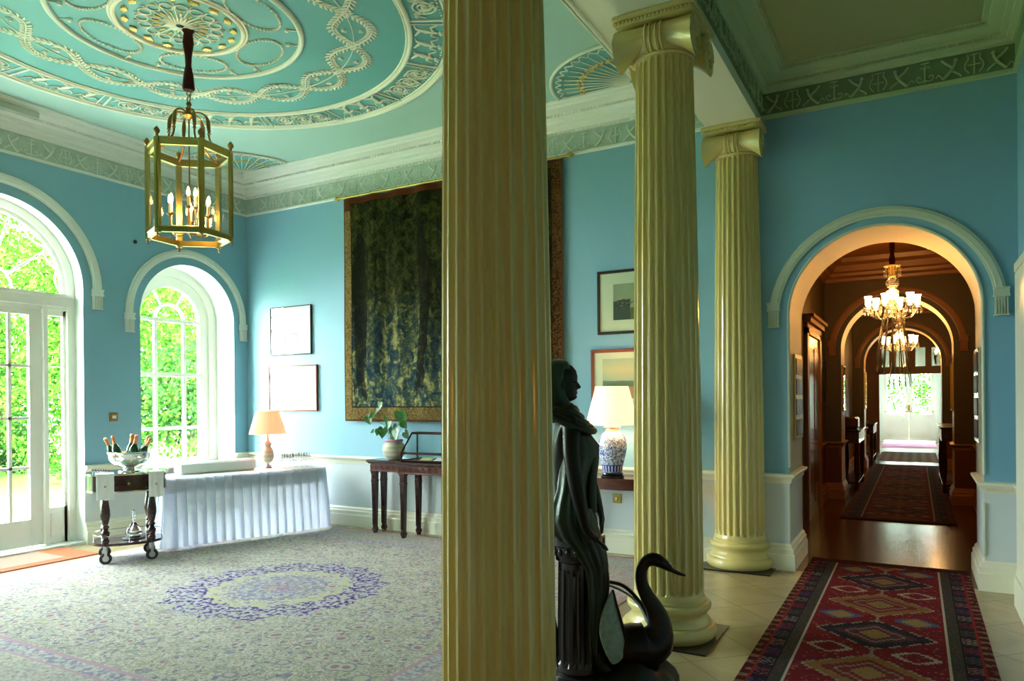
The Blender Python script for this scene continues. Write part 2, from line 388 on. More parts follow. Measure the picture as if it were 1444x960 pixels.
def arch_wall(name, axis, p0, p1, u0, u1, z0, z1, ops, mats):
    b = MB(); P = (lambda u, z, p: (u, p, z)) if axis == 'x' else (lambda u, z, p: (p, u, z))
    def quad(a, c, mi): b.add([P(*q_) for q_ in a], [(0, 1, 2, 3)], c if mi is None else mi)
    cur = u0; N = 56
    def full(a, c, zlo, zhi):
        for p in (p0, p1): b.add([P(a, zlo, p), P(c, zlo, p), P(c, zhi, p), P(a, zhi, p)], [(0, 1, 2, 3)], 0)
    for uc, r_, zs, zsill in ops:
        full(cur, uc-r_, z0, z1)
        pts = [(uc-r_*cos(pi*i/N), zs+r_*sin(pi*i/N)) for i in range(N+1)]
        for (a, za), (c, zc) in zip(pts, pts[1:]):
            for p in (p0, p1): b.add([P(a, za, p), P(c, zc, p), P(c, z1, p), P(a, z1, p)], [(0, 1, 2, 3)], 0)
        line = [(uc-r_, zsill)]+pts+[(uc+r_, zsill)]
        if zsill > z0: full(uc-r_, uc+r_, z0, zsill); line = line+[(uc-r_, zsill)]
        for (a, za), (c, zc) in zip(line, line[1:]):
            b.add([P(a, za, p0), P(c, zc, p0), P(c, zc, p1), P(a, za, p1)], [(0, 1, 2, 3)], 1)
        cur = uc+r_
    full(cur, u1, z0, z1)
    me = b.build(name, mats, smooth=False); return struct(me)

def sweep(b, path, prof, side=1, mi=0, closed=False):
    "mitred moulding: prof = (offset from wall, z), path in XY, offset to the left (side=1) or right"
    P = [Vector((p[0], p[1])) for p in path]; L = len(P); rows = []
    for i in range(L):
        a = P[i-1] if (i > 0 or closed) else None; c = P[(i+1) % L] if (i < L-1 or closed) else None
        n1 = n2 = None
        if a is not None: t = (P[i]-a).normalized(); n1 = Vector((-t.y, t.x))*side
        if c is not None: t = (c-P[i]).normalized(); n2 = Vector((-t.y, t.x))*side
        if n1 is None: n = n2; k = 1
        elif n2 is None: n = n1; k = 1
        else: n = (n1+n2).normalized(); k = 1/max(.2, n.dot(n1))
        rows.append([(P[i].x+n.x*o*k, P[i].y+n.y*o*k, z) for o, z in prof])
    b.loft(rows+([rows[0]] if closed else []), mi, cap=not closed)

# ------------------------------------------------------------------ floors and ground
def flat(name, x0, x1, y0, y1, z, mat, t=.1):
    cx_, cy_ = (x0+x1)/2, (y0+y1)/2
    o = MB().box(x0-cx_, x1-cx_, y0-cy_, y1-cy_, -t, 0).build(name, mat, smooth=False, loc=(cx_, cy_, z)); return o
struct(flat('floor', -8.4, .9, -3.6, TY, 0, m_stone))
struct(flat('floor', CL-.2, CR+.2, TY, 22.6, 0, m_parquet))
struct(flat('floor', CL-.2, CR+.2, 22.6, 28.3, 0, m_stone))
struct(flat('ground', -60, -8.4, -25, 45, -.12, m_grass))
struct(flat('terrace', -11.2, -8.4, -3, 12, -.06, m_gravel, .06))
struct(flat('ground', -20, 20, 28.3, 60, -.12, m_grass))
struct(flat('terrace', -4, 4, 28.3, 30.5, -.06, m_gravel, .06))
struct(flat('doorstep', -8.40, -7.98, 3.754-.86, 3.754+.86, .03, m_white, .03))

# ------------------------------------------------------------------ walls
arch_wall('wall_window', 'y', WX, -8.42, NY, TY, 0, 4.7, [(1.55, .67, 2.6, .76), (3.754, .86, 2.8, 0), (5.95, .67, 2.6, .76)], [m_wall, m_reveal])
arch_wall('wall_back', 'x', TY, REV, -8.42, .92, 0, 4.7, [(AX, AR, AS, 0)], [m_wall, m_pier])
struct(MB().box(-8.42, BX0, NY-.2, NY, 0, 4.7).build('wall_near', m_wall, smooth=False))
struct(MB().box(RX, RX+.2, -3.6, TY, 0, 4.7).build('wall_right', m_wall, smooth=False))
struct(MB().box(-1.9, RX+.2, -3.8, -3.6, 0, 4.7).build('wall_behind', m_mahog, smooth=False))  # unseen wall, given dark wood to keep the hall dim
struct(MB().box(-1.9, BX0, -3.6, NY-.2, 0, 4.7).build('wall_left', m_mahog, smooth=False))  # also out of view and dark, to cut light bouncing into the hall
for y0, y1 in ((REV, 12), (12.6, 17.5), (18.1, 22.5), (22.5, 28)):
    m_cw = m_reveal if y0 > 22 else m_cwall  # vestibule walls made white to bounce more daylight onto the far door
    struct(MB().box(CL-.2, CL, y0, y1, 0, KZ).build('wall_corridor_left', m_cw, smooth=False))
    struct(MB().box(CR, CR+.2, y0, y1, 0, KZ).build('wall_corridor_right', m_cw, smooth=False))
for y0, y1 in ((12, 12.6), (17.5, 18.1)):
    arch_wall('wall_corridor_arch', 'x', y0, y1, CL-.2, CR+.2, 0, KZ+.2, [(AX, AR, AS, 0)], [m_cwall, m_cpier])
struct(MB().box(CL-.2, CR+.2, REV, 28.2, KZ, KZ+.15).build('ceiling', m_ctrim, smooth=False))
# partition with four little lights over a wide doorway
pb = MB(); PX = [(-.832, -.644), (-.48, -.25), (-.014, .219), (.365, .597)]; y0, y1 = 22.4, 22.52
pb.box(CL, -.894, y0, y1, 0, KZ).box(.608, CR, y0, y1, 0, KZ).box(-.894, .608, y0, y1, 2.15, 2.35).box(-.894, .608, y0, y1, 2.86, KZ)
cur = -.894
for a, c in PX: pb.box(cur, a, y0, y1, 2.35, 2.86); cur = c
pb.box(cur, .608, y0, y1, 2.35, 2.86)
pb.box(-.96, -.894, y0-.03, y0, 0, 2.22).box(.608, .674, y0-.03, y0, 0, 2.22).box(-.96, .674, y0-.03, y0, 2.15, 2.24)
struct(pb.build('wall_partition', m_ctrim, smooth=False))
for i, (a, c) in enumerate(PX):
    o = MB().box(a, c, 22.45, 22.46, 2.35, 2.86).build('window_%d' % (10+i), m_glass, smooth=False); struct(o)
# vestibule and end wall
struct(MB().box(CL-.2, -1.04, 28, 28.2, 0, KZ).box(.59, CR+.2, 28, 28.2, 0, KZ).box(-1.04, .59, 28, 28.2, 2.9, KZ).build('wall_end', m_reveal, smooth=False))
# ------------------------------------------------------------------ ceilings
o = MB().box(-8.42, BX0, NY-.2, TY+.1, CZ, CZ+.15).build('ceiling', m_ceilp, smooth=False); struct(o)
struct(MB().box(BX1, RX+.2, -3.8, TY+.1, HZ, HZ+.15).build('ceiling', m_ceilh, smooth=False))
struct(MB().box(BX0, BX1, -3.6, TY, 4.0, 4.7).build('trim_1', m_soffit, smooth=False))
ROOM = [(WX, NY), (BX0, NY), (BX0, TY), (WX, TY)]
corn = [(0, 4.30), (.03, 4.30), (.04, 4.325), (.08, 4.34), (.09, 4.37), (.12, 4.38), (.13, 4.41), (.17, 4.43), (.18, 4.45), (.27, 4.475), (.285, 4.50), (.30, 4.505), (.315, 4.525), (.315, 4.545), (0, 4.545)]
b = MB(); sweep(b, ROOM, corn, 1, closed=True)
# bead and dentil rows
for y_, z_, off in ((TY, 4.43, .145),):
    pass
def row_x(b, x0, x1, y, z, s, step):
    n = int((x1-x0)/step)
    for i in range(n): xx = x0+i*step; b.box(xx, xx+step*.55, y-s, y+s, z-s, z+s)
def row_y(b, y0, y1, x, z, s, step):
    n = int((y1-y0)/step)
    for i in range(n): yy = y0+i*step; b.box(x-s, x+s, yy, yy+step*.55, z-s, z+s)
row_x(b, WX+.2, BX0-.2, TY-.175, 4.44, .012, .04); row_y(b, 1., TY-.2, WX+.175, 4.44, .012, .04)
row_x(b, WX+.05, BX0, TY-.035, 4.312, .012, .05)
struct(b.build('trim_2', m_cornice, ang=25))
b = MB(); sweep(b, ROOM, [(0, 4.095), (.012, 4.095), (.012, 4.30), (0, 4.30)], 1, closed=True); struct(b.build('trim_3', m_frieze, smooth=False))
b = MB(); sweep(b, ROOM, [(0, 4.07), (.03, 4.075), (.03, 4.095), (.012, 4.10), (0, 4.10)], 1, closed=True); struct(b.build('trim_4', m_cornice, smooth=False))
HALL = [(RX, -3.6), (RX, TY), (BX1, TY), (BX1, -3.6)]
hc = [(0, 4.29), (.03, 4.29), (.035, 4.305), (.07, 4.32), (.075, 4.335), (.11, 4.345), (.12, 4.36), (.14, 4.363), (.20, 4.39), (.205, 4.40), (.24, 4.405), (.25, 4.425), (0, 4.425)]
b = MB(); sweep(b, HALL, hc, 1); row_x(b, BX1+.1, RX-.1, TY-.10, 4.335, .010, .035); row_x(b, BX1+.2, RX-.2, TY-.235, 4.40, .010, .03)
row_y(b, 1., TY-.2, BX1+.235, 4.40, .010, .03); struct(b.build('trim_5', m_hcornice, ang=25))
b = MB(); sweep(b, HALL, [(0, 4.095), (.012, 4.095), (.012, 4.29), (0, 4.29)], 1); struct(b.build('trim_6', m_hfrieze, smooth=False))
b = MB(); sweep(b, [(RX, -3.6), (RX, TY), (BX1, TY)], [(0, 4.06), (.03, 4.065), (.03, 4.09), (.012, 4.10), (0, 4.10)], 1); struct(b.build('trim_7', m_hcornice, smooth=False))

# frieze relief motifs, in local (u along wall, z up, depth towards the room)
def motif_lyre(add):
    for s in (-1, 1): add([(s*.035, .02), (s*.062, .06), (s*.058, .10), (s*.040, .13), (s*.045, .17)], .008)
    add([(-.045, .085), (.045, .085)], .006); add([(0, .01), (0, .165)], .007); add([(-.03, .165), (.03, .165)], .006)
def motif_sphinx(add, s):
    add([(-s*.05, .01), (-s*.01, .05), (s*.02, .09), (s*.035, .13)], .014)
    add([(s*.02, .09), (-s*.03, .13), (-s*.06, .165)], .012); add([(s*.02, .06), (s*.06, .03), (s*.075, .01)], .009)
    add([(s*.03, .14), (s*.045, .155)], .016); add([(-s*.05, .01), (-s*.08, .05), (-s*.10, .03)], .006)
def motif_cand(add):
    add([(0, .01), (0, .10), (0, .17)], .008); add([(-.03, .17), (.03, .17)], .007)
    for s in (-1, 1):
        add([(0, .03), (s*.03, .02), (s*.055, .03), (s*.06, .055), (s*.04, .065), (s*.03, .05)], .006); add([(0, .11), (s*.02, .14), (s*.035, .125)], .005)
def frieze_relief(name, mat, frame, lyres, per):
    b = MB()
    def make(u0):
        def add(pts, r_): b.tube(bez([frame(u0+u_, 4.10+z_) for u_, z_ in pts], 4), r_*.8, 5)
        return add
    for u0 in lyres:
        motif_lyre(make(u0)); motif_sphinx(make(u0-per*.24), 1); motif_sphinx(make(u0+per*.24), -1); motif_cand(make(u0+per/2))
    return struct(b.build(name, mat))
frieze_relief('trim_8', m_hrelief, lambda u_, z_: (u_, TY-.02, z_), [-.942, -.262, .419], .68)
frieze_relief('trim_9', m_relief, lambda u_, z_: (u_, TY-.02, z_), [-2.609-.69*k for k in range(-1, 8)], .69)
frieze_relief('trim_10', m_relief, lambda u_, z_: (WX+.02, u_, z_), [6.5-.69*k for k in range(0, 9)], .69)
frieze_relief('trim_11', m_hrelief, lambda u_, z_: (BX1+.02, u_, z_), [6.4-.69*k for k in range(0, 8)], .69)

# ---- painted and moulded ceiling of the big room
CCX, CCY = -5.05, 3.70
def ring(b, r0, r1, z0, z1, n=96, mi=0): b.lathe([(r0, z1), (r0, z0), (r1, z0), (r1, z1)], n, (CCX, CCY, 0), mi)
def disc(name, r0, r1, z, mat):
    o = MB().lathe([(r0, z), (r1, z), (r1, z+.004), (r0, z+.004), (r0, z)], 96, (CCX, CCY, 0)).build(name, mat, smooth=False); return struct(o)
disc('ceiling_panel', 0, 1.80, CZ-.006, m_ceil); disc('ceiling_panel', 1.80, 2.12, CZ-.007, m_ceil2)
b = MB()
def torus(R_, r_, n=96, c=(CCX, CCY)): b.tube([(c[0]+R_*cos(2*pi*i/n), c[1]+R_*sin(2*pi*i/n), CZ-.012) for i in range(n)], r_, 8, closed=True)
torus(2.15, .028); torus(2.11, .010); torus(1.80, .022); torus(1.77, .010); torus(.92, .024); torus(.47, .020); torus(.50, .010)
# six looped ropes between the inner rings
for k in range(6):
    a0 = k*pi/3+.25; c0 = Vector((CCX+.66*cos(a0), CCY+.66*sin(a0), CZ-.014)); rr = (cos(a0), sin(a0)); tt = (-sin(a0), cos(a0))
    n = 44; pts = []
    for i in range(n):
        t = 2*pi*i/n; e = .16*cos(t); g_ = .27*sin(t)
        b.sphere((c0.x+rr[0]*e+tt[0]*g_, c0.y+rr[1]*e+tt[1]*g_, c0.z), .013, 4, sx=1, sy=1)
    for s in (-1, 1):
        p = Vector((c0.x+rr[0]*.10+tt[0]*s*.30, c0.y+rr[1]*.10+tt[1]*s*.30, CZ-.012))
        b.tube([p, p+Vector((rr[0]*.10+tt[0]*s*.05, rr[1]*.10+tt[1]*s*.05, 0))], .008, 6)
        b.sphere(p, .022, 4)
# leafy interlaced garlands
def leafy(pts, step, L, w_):
    acc = 0
    for p, q_ in zip(pts, pts[1:]):
        p = Vector(p); q_ = Vector(q_); d_ = (q_-p); acc += d_.length
        if acc >= step:
            acc = 0; t = d_.normalized(); n_ = Vector((-t.y, t.x, 0))
            for s in (-1, 1):
                a_ = p; e = p+t*L*.8+n_*s*L*.75; m_ = (a_+e)/2+n_*s*w_*.5
                b.tube([a_, m_, e], [.004, w_, .002], 5, flat=.6)
for ph, sg in ((0, 1), (0, -1)):
    n = 480; pts = []
    for i in range(n+1):
        a_ = 2*pi*i/n; R_ = 1.34+sg*.155*sin(a_*8); pts.append((CCX+R_*cos(a_), CCY+R_*sin(a_), CZ-.013))
    b.tube(pts, .007, 5); leafy(pts, .036, .060, .013)
n = 240; pts = [(CCX+1.34*cos(2*pi*i/n), CCY+1.34*sin(2*pi*i/n), CZ-.012) for i in range(n+1)]
b.tube(pts, .005, 5)
for k in range(16):
    a_ = (k+.5)*pi/8
    for s in (-1, 1):
        c_ = Vector((CCX+1.34*cos(a_), CCY+1.34*sin(a_), CZ-.013)); rr = Vector((cos(a_), sin(a_), 0)); tt = Vector((-sin(a_), cos(a_), 0))
        b.tube([c_-rr*.05*s, c_-rr*.05*s+tt*.03, c_-rr*.09*s+tt*.02], .007, 5); b.sphere(c_-rr*.07*s, .018, 4)
# band of scrolls and figures between the outer rings
NP = 16
for k in range(NP):
    a0 = 2*pi*k/NP+.1
    P_ = lambda R_, a_: (CCX+R_*cos(a_), CCY+R_*sin(a_), CZ-.014)
    b.tube([P_(1.80, a0), P_(2.12, a0)], .011, 6); b.tube([P_(1.80, a0+.03), P_(2.12, a0+.03)], .006, 6)
    da = 2*pi/NP
    if k % 2 == 0:
        for s in (.25, .5, .75):
            ac = a0+da*s; pts = []
            for i in range(26):
                t = i/25*2.2*2*pi; rr_ = .105*(1-i/30); pts.append(P_(1.96+rr_*cos(t), ac+rr_*sin(t)/1.96))
            b.tube(pts, .007, 5); b.sphere(P_(1.96, ac), .022, 4)
        pts = [P_(1.96+.09*sin(i/30*3*2*pi), a0+.04+(da-.06)*i/30) for i in range(31)]; b.tube(pts, .006, 5); leafy(pts, .06, .045, .009)
    else:
        for s in (.22, .5, .78):
            ac = a0+da*s
            b.tube([P_(1.85, ac-.02), P_(1.93, ac), P_(2.02, ac+.012)], [.012, .026, .012], 6, flat=.6); b.sphere(P_(2.05, ac+.012), .022, 5)
            for g_ in (-1, 1): b.tube([P_(1.99, ac), P_(1.97, ac+g_*.03), P_(2.03, ac+g_*.05)], [.012, .010, .005], 5); b.tube([P_(1.88, ac), P_(1.84, ac+g_*.04)], [.012, .006], 5)
for R_, nb in ((2.075, 300),):
    for i in range(nb): a_ = 2*pi*i/nb; b.sphere((CCX+R_*cos(a_), CCY+R_*sin(a_), CZ-.01), .010, 3)
# centre rosette spokes
for k in range(16):
    a_ = 2*pi*k/16; pts = [(CCX+R_*cos(a_), CCY+R_*sin(a_), CZ-.013) for R_ in (.12, .25, .33)]
    b.tube(pts, .005, 5)
    c_ = Vector((CCX+.27*cos(a_+.19), CCY+.27*sin(a_+.19), CZ-.013))
    b.tube([c_+Vector((.045*cos(t), .045*sin(t), 0)) for t in [i*2*pi/10 for i in range(10)]], .006, 5, closed=True)
for k in range(24):
    a_ = 2*pi*k/24; b.tube([(CCX+.03*cos(a_), CCY+.03*sin(a_), CZ-.02), (CCX+.085*cos(a_), CCY+.085*sin(a_), CZ-.016), (CCX+.13*cos(a_), CCY+.13*sin(a_), CZ-.010)], [.004, .012, .006], 6)
struct(b.build('ceiling_moulding', m_mould))
b = MB()
for k in range(16):
    a_ = 2*pi*k/16; c_ = Vector((CCX+.37*cos(a_), CCY+.37*sin(a_), CZ-.016))
    for j in range(5):
        t = a_+(j-2)*.45; b.tube([c_, c_+Vector((cos(t), sin(t), 0))*.05], [.006, .011], 5)
    b.tube([(CCX+.15*cos(a_+.19), CCY+.15*sin(a_+.19), CZ-.014), (CCX+.2*cos(a_+.19), CCY+.2*sin(a_+.19), CZ-.014)], .008, 5)
struct(b.build('ceiling_gilding', m_gold))
# corner fans
def fan(cx_, cy_, a0):
    bf = MB(); n = 11; R_ = .80
    v = [(cx_, cy_, CZ-.008)]+[(cx_+R_*cos(a0+pi/2*i/24), cy_+R_*sin(a0+pi/2*i/24), CZ-.008) for i in range(25)]
    bf.add(v, [(0, i, i+1) for i in range(1, 25)]); struct(bf.build('ceiling_fan_panel', m_ceil2, smooth=False))
    bb = MB(); Z = CZ-.014
    bb.tube([(cx_+R_*cos(a0+pi/2*i/24), cy_+R_*sin(a0+pi/2*i/24), Z) for i in range(25)], .016, 6)
    for i in range(n+1):
        a_ = a0+pi/2*i/n; bb.tube([(cx_+.06*cos(a_), cy_+.06*sin(a_), Z), (cx_+.68*cos(a_), cy_+.68*sin(a_), Z)], .006, 5)
        if i < n:
            am = a_+pi/4/n; P0 = [(cx_+.70*cos(a_), cy_+.70*sin(a_), Z), (cx_+.755*cos(am), cy_+.755*sin(am), Z), (cx_+.70*cos(a_+pi/2/n), cy_+.70*sin(a_+pi/2/n), Z)]
            bb.tube(bez(P0, 4), .007, 5)
    struct(bb.build('ceiling_fan_moulding', m_mould)); bg_ = MB()
    for i in range(40):
        a_ = a0+.03+(pi/2-.06)*i/39; R2 = .52+.025*sin(i*1.9); bg_.sphere((cx_+R2*cos(a_), cy_+R2*sin(a_), Z), .014, 4)
    struct(bg_.build('ceiling_fan_gilding', m_gold))
fx0, fx1, fy1 = WX+.33, -2.28, 6.50
fan(fx1, fy1, pi); fan(fx0, fy1, -pi/2)
# moulded edge of the ceiling towards the colonnade
struct(MB().box(-2.24, BX0, NY, TY-.3, CZ-.008, CZ).build('ceiling_border', m_soffit, smooth=False))
b = MB()
for x_, r_ in ((-2.25, .018), (-2.29, .010)): b.tube([(x_, NY, CZ-.012), (x_, 6.5, CZ-.012)], r_, 8)
struct(b.build('trim_12', m_mould))
# corridor cornices
b = MB(); kc = [(0, 3.28), (.02, 3.29), (.03, 3.33), (.09, 3.36), (.10, 3.40), (.15, 3.42), (.18, 3.50), (.26, 3.54), (.28, 3.60), (0, 3.60)]
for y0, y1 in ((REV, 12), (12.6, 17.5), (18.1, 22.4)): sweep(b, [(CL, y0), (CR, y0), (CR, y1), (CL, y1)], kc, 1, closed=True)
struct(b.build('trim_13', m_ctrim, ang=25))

# ------------------------------------------------------------------ skirtings and dado rails
base = [(0, 0), (.045, 0), (.045, .135), (.035, .15), (.035, .185), (.02, .20), (.02, .215), (0, .235)]
dado = [(0, .775), (.012, .775), (.016, .80), (.022, .815), (.03, .82), (.045, .835), (.05, .85), (.045, .858), (0, .865)]
L_path = [(AX-AR, TY), (AX-AR, REV)]; R_path = [(AX+AR, REV), (AX+AR, TY)]
bb, bd = MB(), MB()
for b_, pr_ in ((bb, base), (bd, dado)):
    sweep(b_, [(AX-AR, REV), (AX-AR, TY), (WX, TY)]+([(WX, NY)] if False else [(WX, 6.62)]), pr_, 1)
    sweep(b_, [(RX, -3.6), (RX, TY), (AX+AR, TY), (AX+AR, REV)], pr_, 1)
sweep(bb, [(WX, 6.62), (WX, 4.614)], base, 1); sweep(bb, [(WX, 2.894), (WX, NY)], base, 1)
sweep(bd, [(WX, 5.28), (WX, 4.614)], dado, 1); sweep(bd, [(WX, 2.894), (WX, 2.22)], dado, 1)
for i in range(150):                                  # tiny dentils of the dado by the arch
    pass
for xa, xb in ((-1.4, AX-AR), (AX+AR, RX)): row_x(bd, xa, xb, TY-.018, .80, .008, .018)
struct(bb.build('baseboard_room', m_trim, ang=25)); struct(bd.build('trim_14', m_trim, ang=25))
bb, bd = MB(), MB()
for (y0, y1, y2) in ((REV, 12, 12.6), (12.6, 17.5, 18.1)):
    for b_, pr_ in ((bb, base), (bd, dado)):
        dl = 9.55 if y0 == REV else y0
        sweep(b_, [(AX-AR, y2), (AX-AR, y1), (CL, y1), (CL, 11.22 if y0 == REV else y0)], pr_, 1)
        sweep(b_, [(CR, y0), (CR, y1), (AX+AR, y1), (AX+AR, y2)], pr_, 1)
for b_, pr_ in ((bb, base), (bd, dado)):
    sweep(b_, [(CL, 22.4), (CL, 18.1)], pr_, 1); sweep(b_, [(CR, 18.1), (CR, 22.4)], pr_, 1)
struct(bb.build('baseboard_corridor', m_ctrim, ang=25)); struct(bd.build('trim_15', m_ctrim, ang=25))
# narrow beads on the arch pier corners
b = MB()
for s in (-1, 1):
    x_ = AX+s*AR
    b.tube([(x_, TY-.004, .92), (x_, TY-.004, AS)], .012, 8); b.tube([(x_, TY-.004, .27), (x_, TY-.004, .70)], .010, 8)
b.tube([(AX-AR*cos(pi*i/40), TY-.004, AS+AR*sin(pi*i/40)) for i in range(41)], .012, 8)
struct(b.build('trim_16', m_hood))

# ------------------------------------------------------------------ hood moulds
def hood(name, mat, frame, uc, ro, ri, zs, zb, d=.04):
    b = MB(); rings = []
    prof = [(ri, 0), (ri, d*.6), (ri+.018, d*.7), (ri+.022, d), (ro-.022, d), (ro-.016, d*.75), (ro, d*.7), (ro, 0)]
    path = [(-1, zb+.16)]+[(pi*i/48, None) for i in range(49)]+[(1, zb+.16)]
    for p, z_ in path:
        ring_ = []
        for r_, dd in prof:
            if z_ is not None: u_ = uc+p*r_; zz = min(z_, zs)
            else: u_ = uc-r_*cos(p); zz = zs+r_*sin(p)
            ring_.append(frame(u_, zz, dd))
        rings.append(ring_)
    b.loft(rings, 0)
    w2 = (ro-ri)/2+.010; rm = (ro+ri)/2
    for s in (-1, 1):
        u_ = uc+s*rm
        def bx(ua, ub, za, zb_, dd):
            v = [frame(ua, za, 0), frame(ub, za, 0), frame(ub, zb_, 0), frame(ua, zb_, 0), frame(ua, za, dd), frame(ub, za, dd), frame(ub, zb_, dd), frame(ua, zb_, dd)]
            b.add(v, [(0, 1, 2, 3), (4, 5, 6, 7), (0, 1, 5, 4), (1, 2, 6, 5), (2, 3, 7, 6), (3, 0, 4, 7)])
        bx(u_-w2, u_+w2, zb, zb+.01, d*1.2); bx(u_-w2+.006, u_+w2-.006, zb, zb+.16, d*.8)
        for k in range(5): uu = u_-w2+.014+k*(2*w2-.028)/4-.004; bx(uu, uu+.008, zb+.015, zb+.145, d*1.15)
        bx(u_-w2-.004, u_+w2+.004, zb+.15, zb+.165, d*1.4); bx(u_-w2, u_+w2, zb+.165, zb+.21, d*1.1); bx(u_-w2-.004, u_+w2+.004, zb+.21, zb+.225, d*1.4)
    return struct(b.build(name, mat, ang=30))
fb = lambda Y: (lambda u_, z_, d_: (u_, Y-d_, z_))
hood('trim_17', m_hood, fb(TY), AX, .895, .812, 2.25, 2.175, .028)
hood('trim_18', m_ctrim, fb(12), AX, .90, .81, 2.25, 2.175, .028); hood('trim_19', m_ctrim, fb(17.5), AX, .90, .81, 2.25, 2.175, .028)
fw = lambda u_, z_, d_: (WX+d_, u_, z_)
hood('trim_20', m_cornice, fw, 5.95, .855, .765, 2.6, 2.37, .032); hood('trim_21', m_cornice, fw, 3.754, 1.06, .965, 2.8, 2.59, .032)
hood('trim_22', m_cornice, fw, 1.55, .855, .755, 2.6, 2.37)

# ------------------------------------------------------------------ windows and french doors
def yframe(b, yc, ro, ri, zs, x0, x1, zb):
    path = [(-1, zb)]+[(pi*i/40, None) for i in range(41)]+[(1, zb)]; rings = []
    for p, z_ in path:
        rr = []
        for r_, x_ in ((ri, x0), (ri, x1), (ro, x1), (ro, x0)):
            rr.append((x_, yc+p*r_, z_) if z_ is not None else (x_, yc-r_*cos(p), zs+r_*sin(p)))
        rings.append(rr)
    b.loft(rings, 0)
def arched_glass(x_, yc, r_, zs, zb):
    n = 32; pts = [(yc+r_, zb), (yc+r_, zs)]+[(yc+r_*cos(pi*i/n), zs+r_*sin(pi*i/n)) for i in range(1, n)]+[(yc-r_, zs), (yc-r_, zb)]
    return MB().add([(x_, y_, z_) for y_, z_ in pts], [tuple(range(len(pts)))])
def sash(n_, yc):
    t = struct(bpy.data.objects.new('window_%d' % n_, None)); COL.objects.link(t)
    b = MB(); zs, zb = 2.6, .76
    yframe(b, yc, .67, .43, zs, -8.42, -8.36, zb); yframe(b, yc, .67, .56, zs, -8.36, -8.33, zb); b.box(-8.42, -8.34, yc-.62, yc+.62, zb, zb+.06)
    b.box(-8.40, -8.365, yc-.43, yc+.43, zs-.022, zs+.022); b.box(-8.41, -8.355, yc-.43, yc+.43, 1.88, 1.93); b.box(-8.41, -8.365, yc-.43, yc+.43, 1.195, 1.235)
    for s in (-1, 1):
        b.box(-8.40, -8.37, yc+s*.205-.022, yc+s*.205+.022, zb, zs)
        a_ = radians(60 if s > 0 else 120); b.tube([(-8.385, yc+.2*cos(a_), zs+.2*sin(a_)), (-8.385, yc+.45*cos(a_), zs+.45*sin(a_))], .021, 6)
    b.tube([(-8.385, yc+.205*cos(pi*i/20), zs+.205*sin(pi*i/20)) for i in range(21)], .021, 6)
    b.build('window_frame', m_white, t, ang=30)
    arched_glass(-8.39, yc, .44, zs, zb+.03).build('window_pane', m_glass, t, smooth=False)
    MB().bbox(-8.36, -7.95, yc-.70, yc+.70, .735, .765, .008).build('window_sill', m_white, t)
sash(1, 5.95); sash(2, 1.55)
# french door
t = struct(bpy.data.objects.new('door_1', None)); COL.objects.link(t); yc = 3.754
b = MB(); yframe(b, yc, .86, .78, 2.8, -8.25, -8.14, .03); yframe(b, yc, .78, .74, 2.8, -8.22, -8.17, 2.74)
b.box(-8.26, -8.12, yc-.80, yc+.80, 2.60, 2.70); b.box(-8.27, -8.09, yc-.82, yc+.82, 2.70, 2.735); b.box(-8.24, -8.16, yc-.79, yc+.79, 2.56, 2.60)
for s in (-1, 1): b.box(-8.25, -8.13, yc+s*.548-.022, yc+s*.548+.022, .03, 2.6)
for a_ in (36, 72, 108, 144):
    a_ = radians(a_); b.tube([(-8.2, yc+.25*cos(a_), 2.74+.25*sin(a_)), (-8.2, yc+.80*cos(a_), 2.78+.80*sin(a_))], .013, 6)
b.tube([(-8.2, yc+.25*cos(pi*i/20), 2.74+.25*sin(pi*i/20)) for i in range(21)], .013, 6)
for k in range(9):                                    # scalloped tracery inside the fanlight
    a0, a1 = pi*k/9, pi*(k+1)/9
    b.tube([(-8.2, yc+(.745-.05*sin(pi*j/6))*cos(a0+(a1-a0)*j/6), 2.76+(.745-.05*sin(pi*j/6))*sin(a0+(a1-a0)*j/6)) for j in range(7)], .012, 6)
b.build('door_frame', m_white, t, ang=30)
arched_glass(-8.205, yc, .76, 2.8, 2.74).build('fanlight_pane', m_glass, t, smooth=False)
for s in (-1, 1):
    lf = MB(); e0, e1 = (yc+.005, yc+.526) if s > 0 else (yc-.526, yc-.005)
    lf.box(-8.22, -8.175, e0, e0+.095, .04, 2.56).box(-8.22, -8.175, e1-.125, e1, .04, 2.56).box(-8.22, -8.175, e0+.09, e1-.12, 2.49, 2.56).box(-8.22, -8.175, e0+.09, e1-.12, .04, .325)
    for z_ in (1.949, 1.395, .871): lf.box(-8.212, -8.185, e0+.09, e1-.12, z_-.016, z_+.016)
    ym = yc+.216 if s > 0 else yc-.216
    lf.box(-8.212, -8.185, ym-.016, ym+.016, .32, 2.5)
    d_ = lf.build('door_leaf', m_white, t, smooth=False)
    MB().box(-8.202, -8.198, e0+.09, e1-.12, .32, 2.5).build('door_pane', m_glass, d_, smooth=False)
    sd = MB(); f0, f1 = (yc+.57, yc+.78) if s > 0 else (yc-.78, yc-.57)
    sd.box(-8.215, -8.18, f0, f0+.02, .03, 2.56).box(-8.215, -8.18, f1-.03, f1, .03, 2.56).box(-8.215, -8.18, f0, f1, 2.50, 2.56).box(-8.215, -8.18, f0, f1, .03, .42)
    sd.box(-8.18, -8.172, f0+.035, f1-.045, .10, .36)
    for z_ in (1.949,): sd.box(-8.21, -8.185, f0, f1, z_-.009, z_+.009)
    d_ = sd.build('sidelight', m_white, t, smooth=False)
    MB().box(-8.202, -8.198, f0+.02, f1-.03, .42, 2.5).build('sidelight_pane', m_glass, d_, smooth=False)
MB().box(-8.175, -8.165, 4.605, 4.612, 1.80, 1.86).build('door_latch', m_brassd, t, smooth=False)
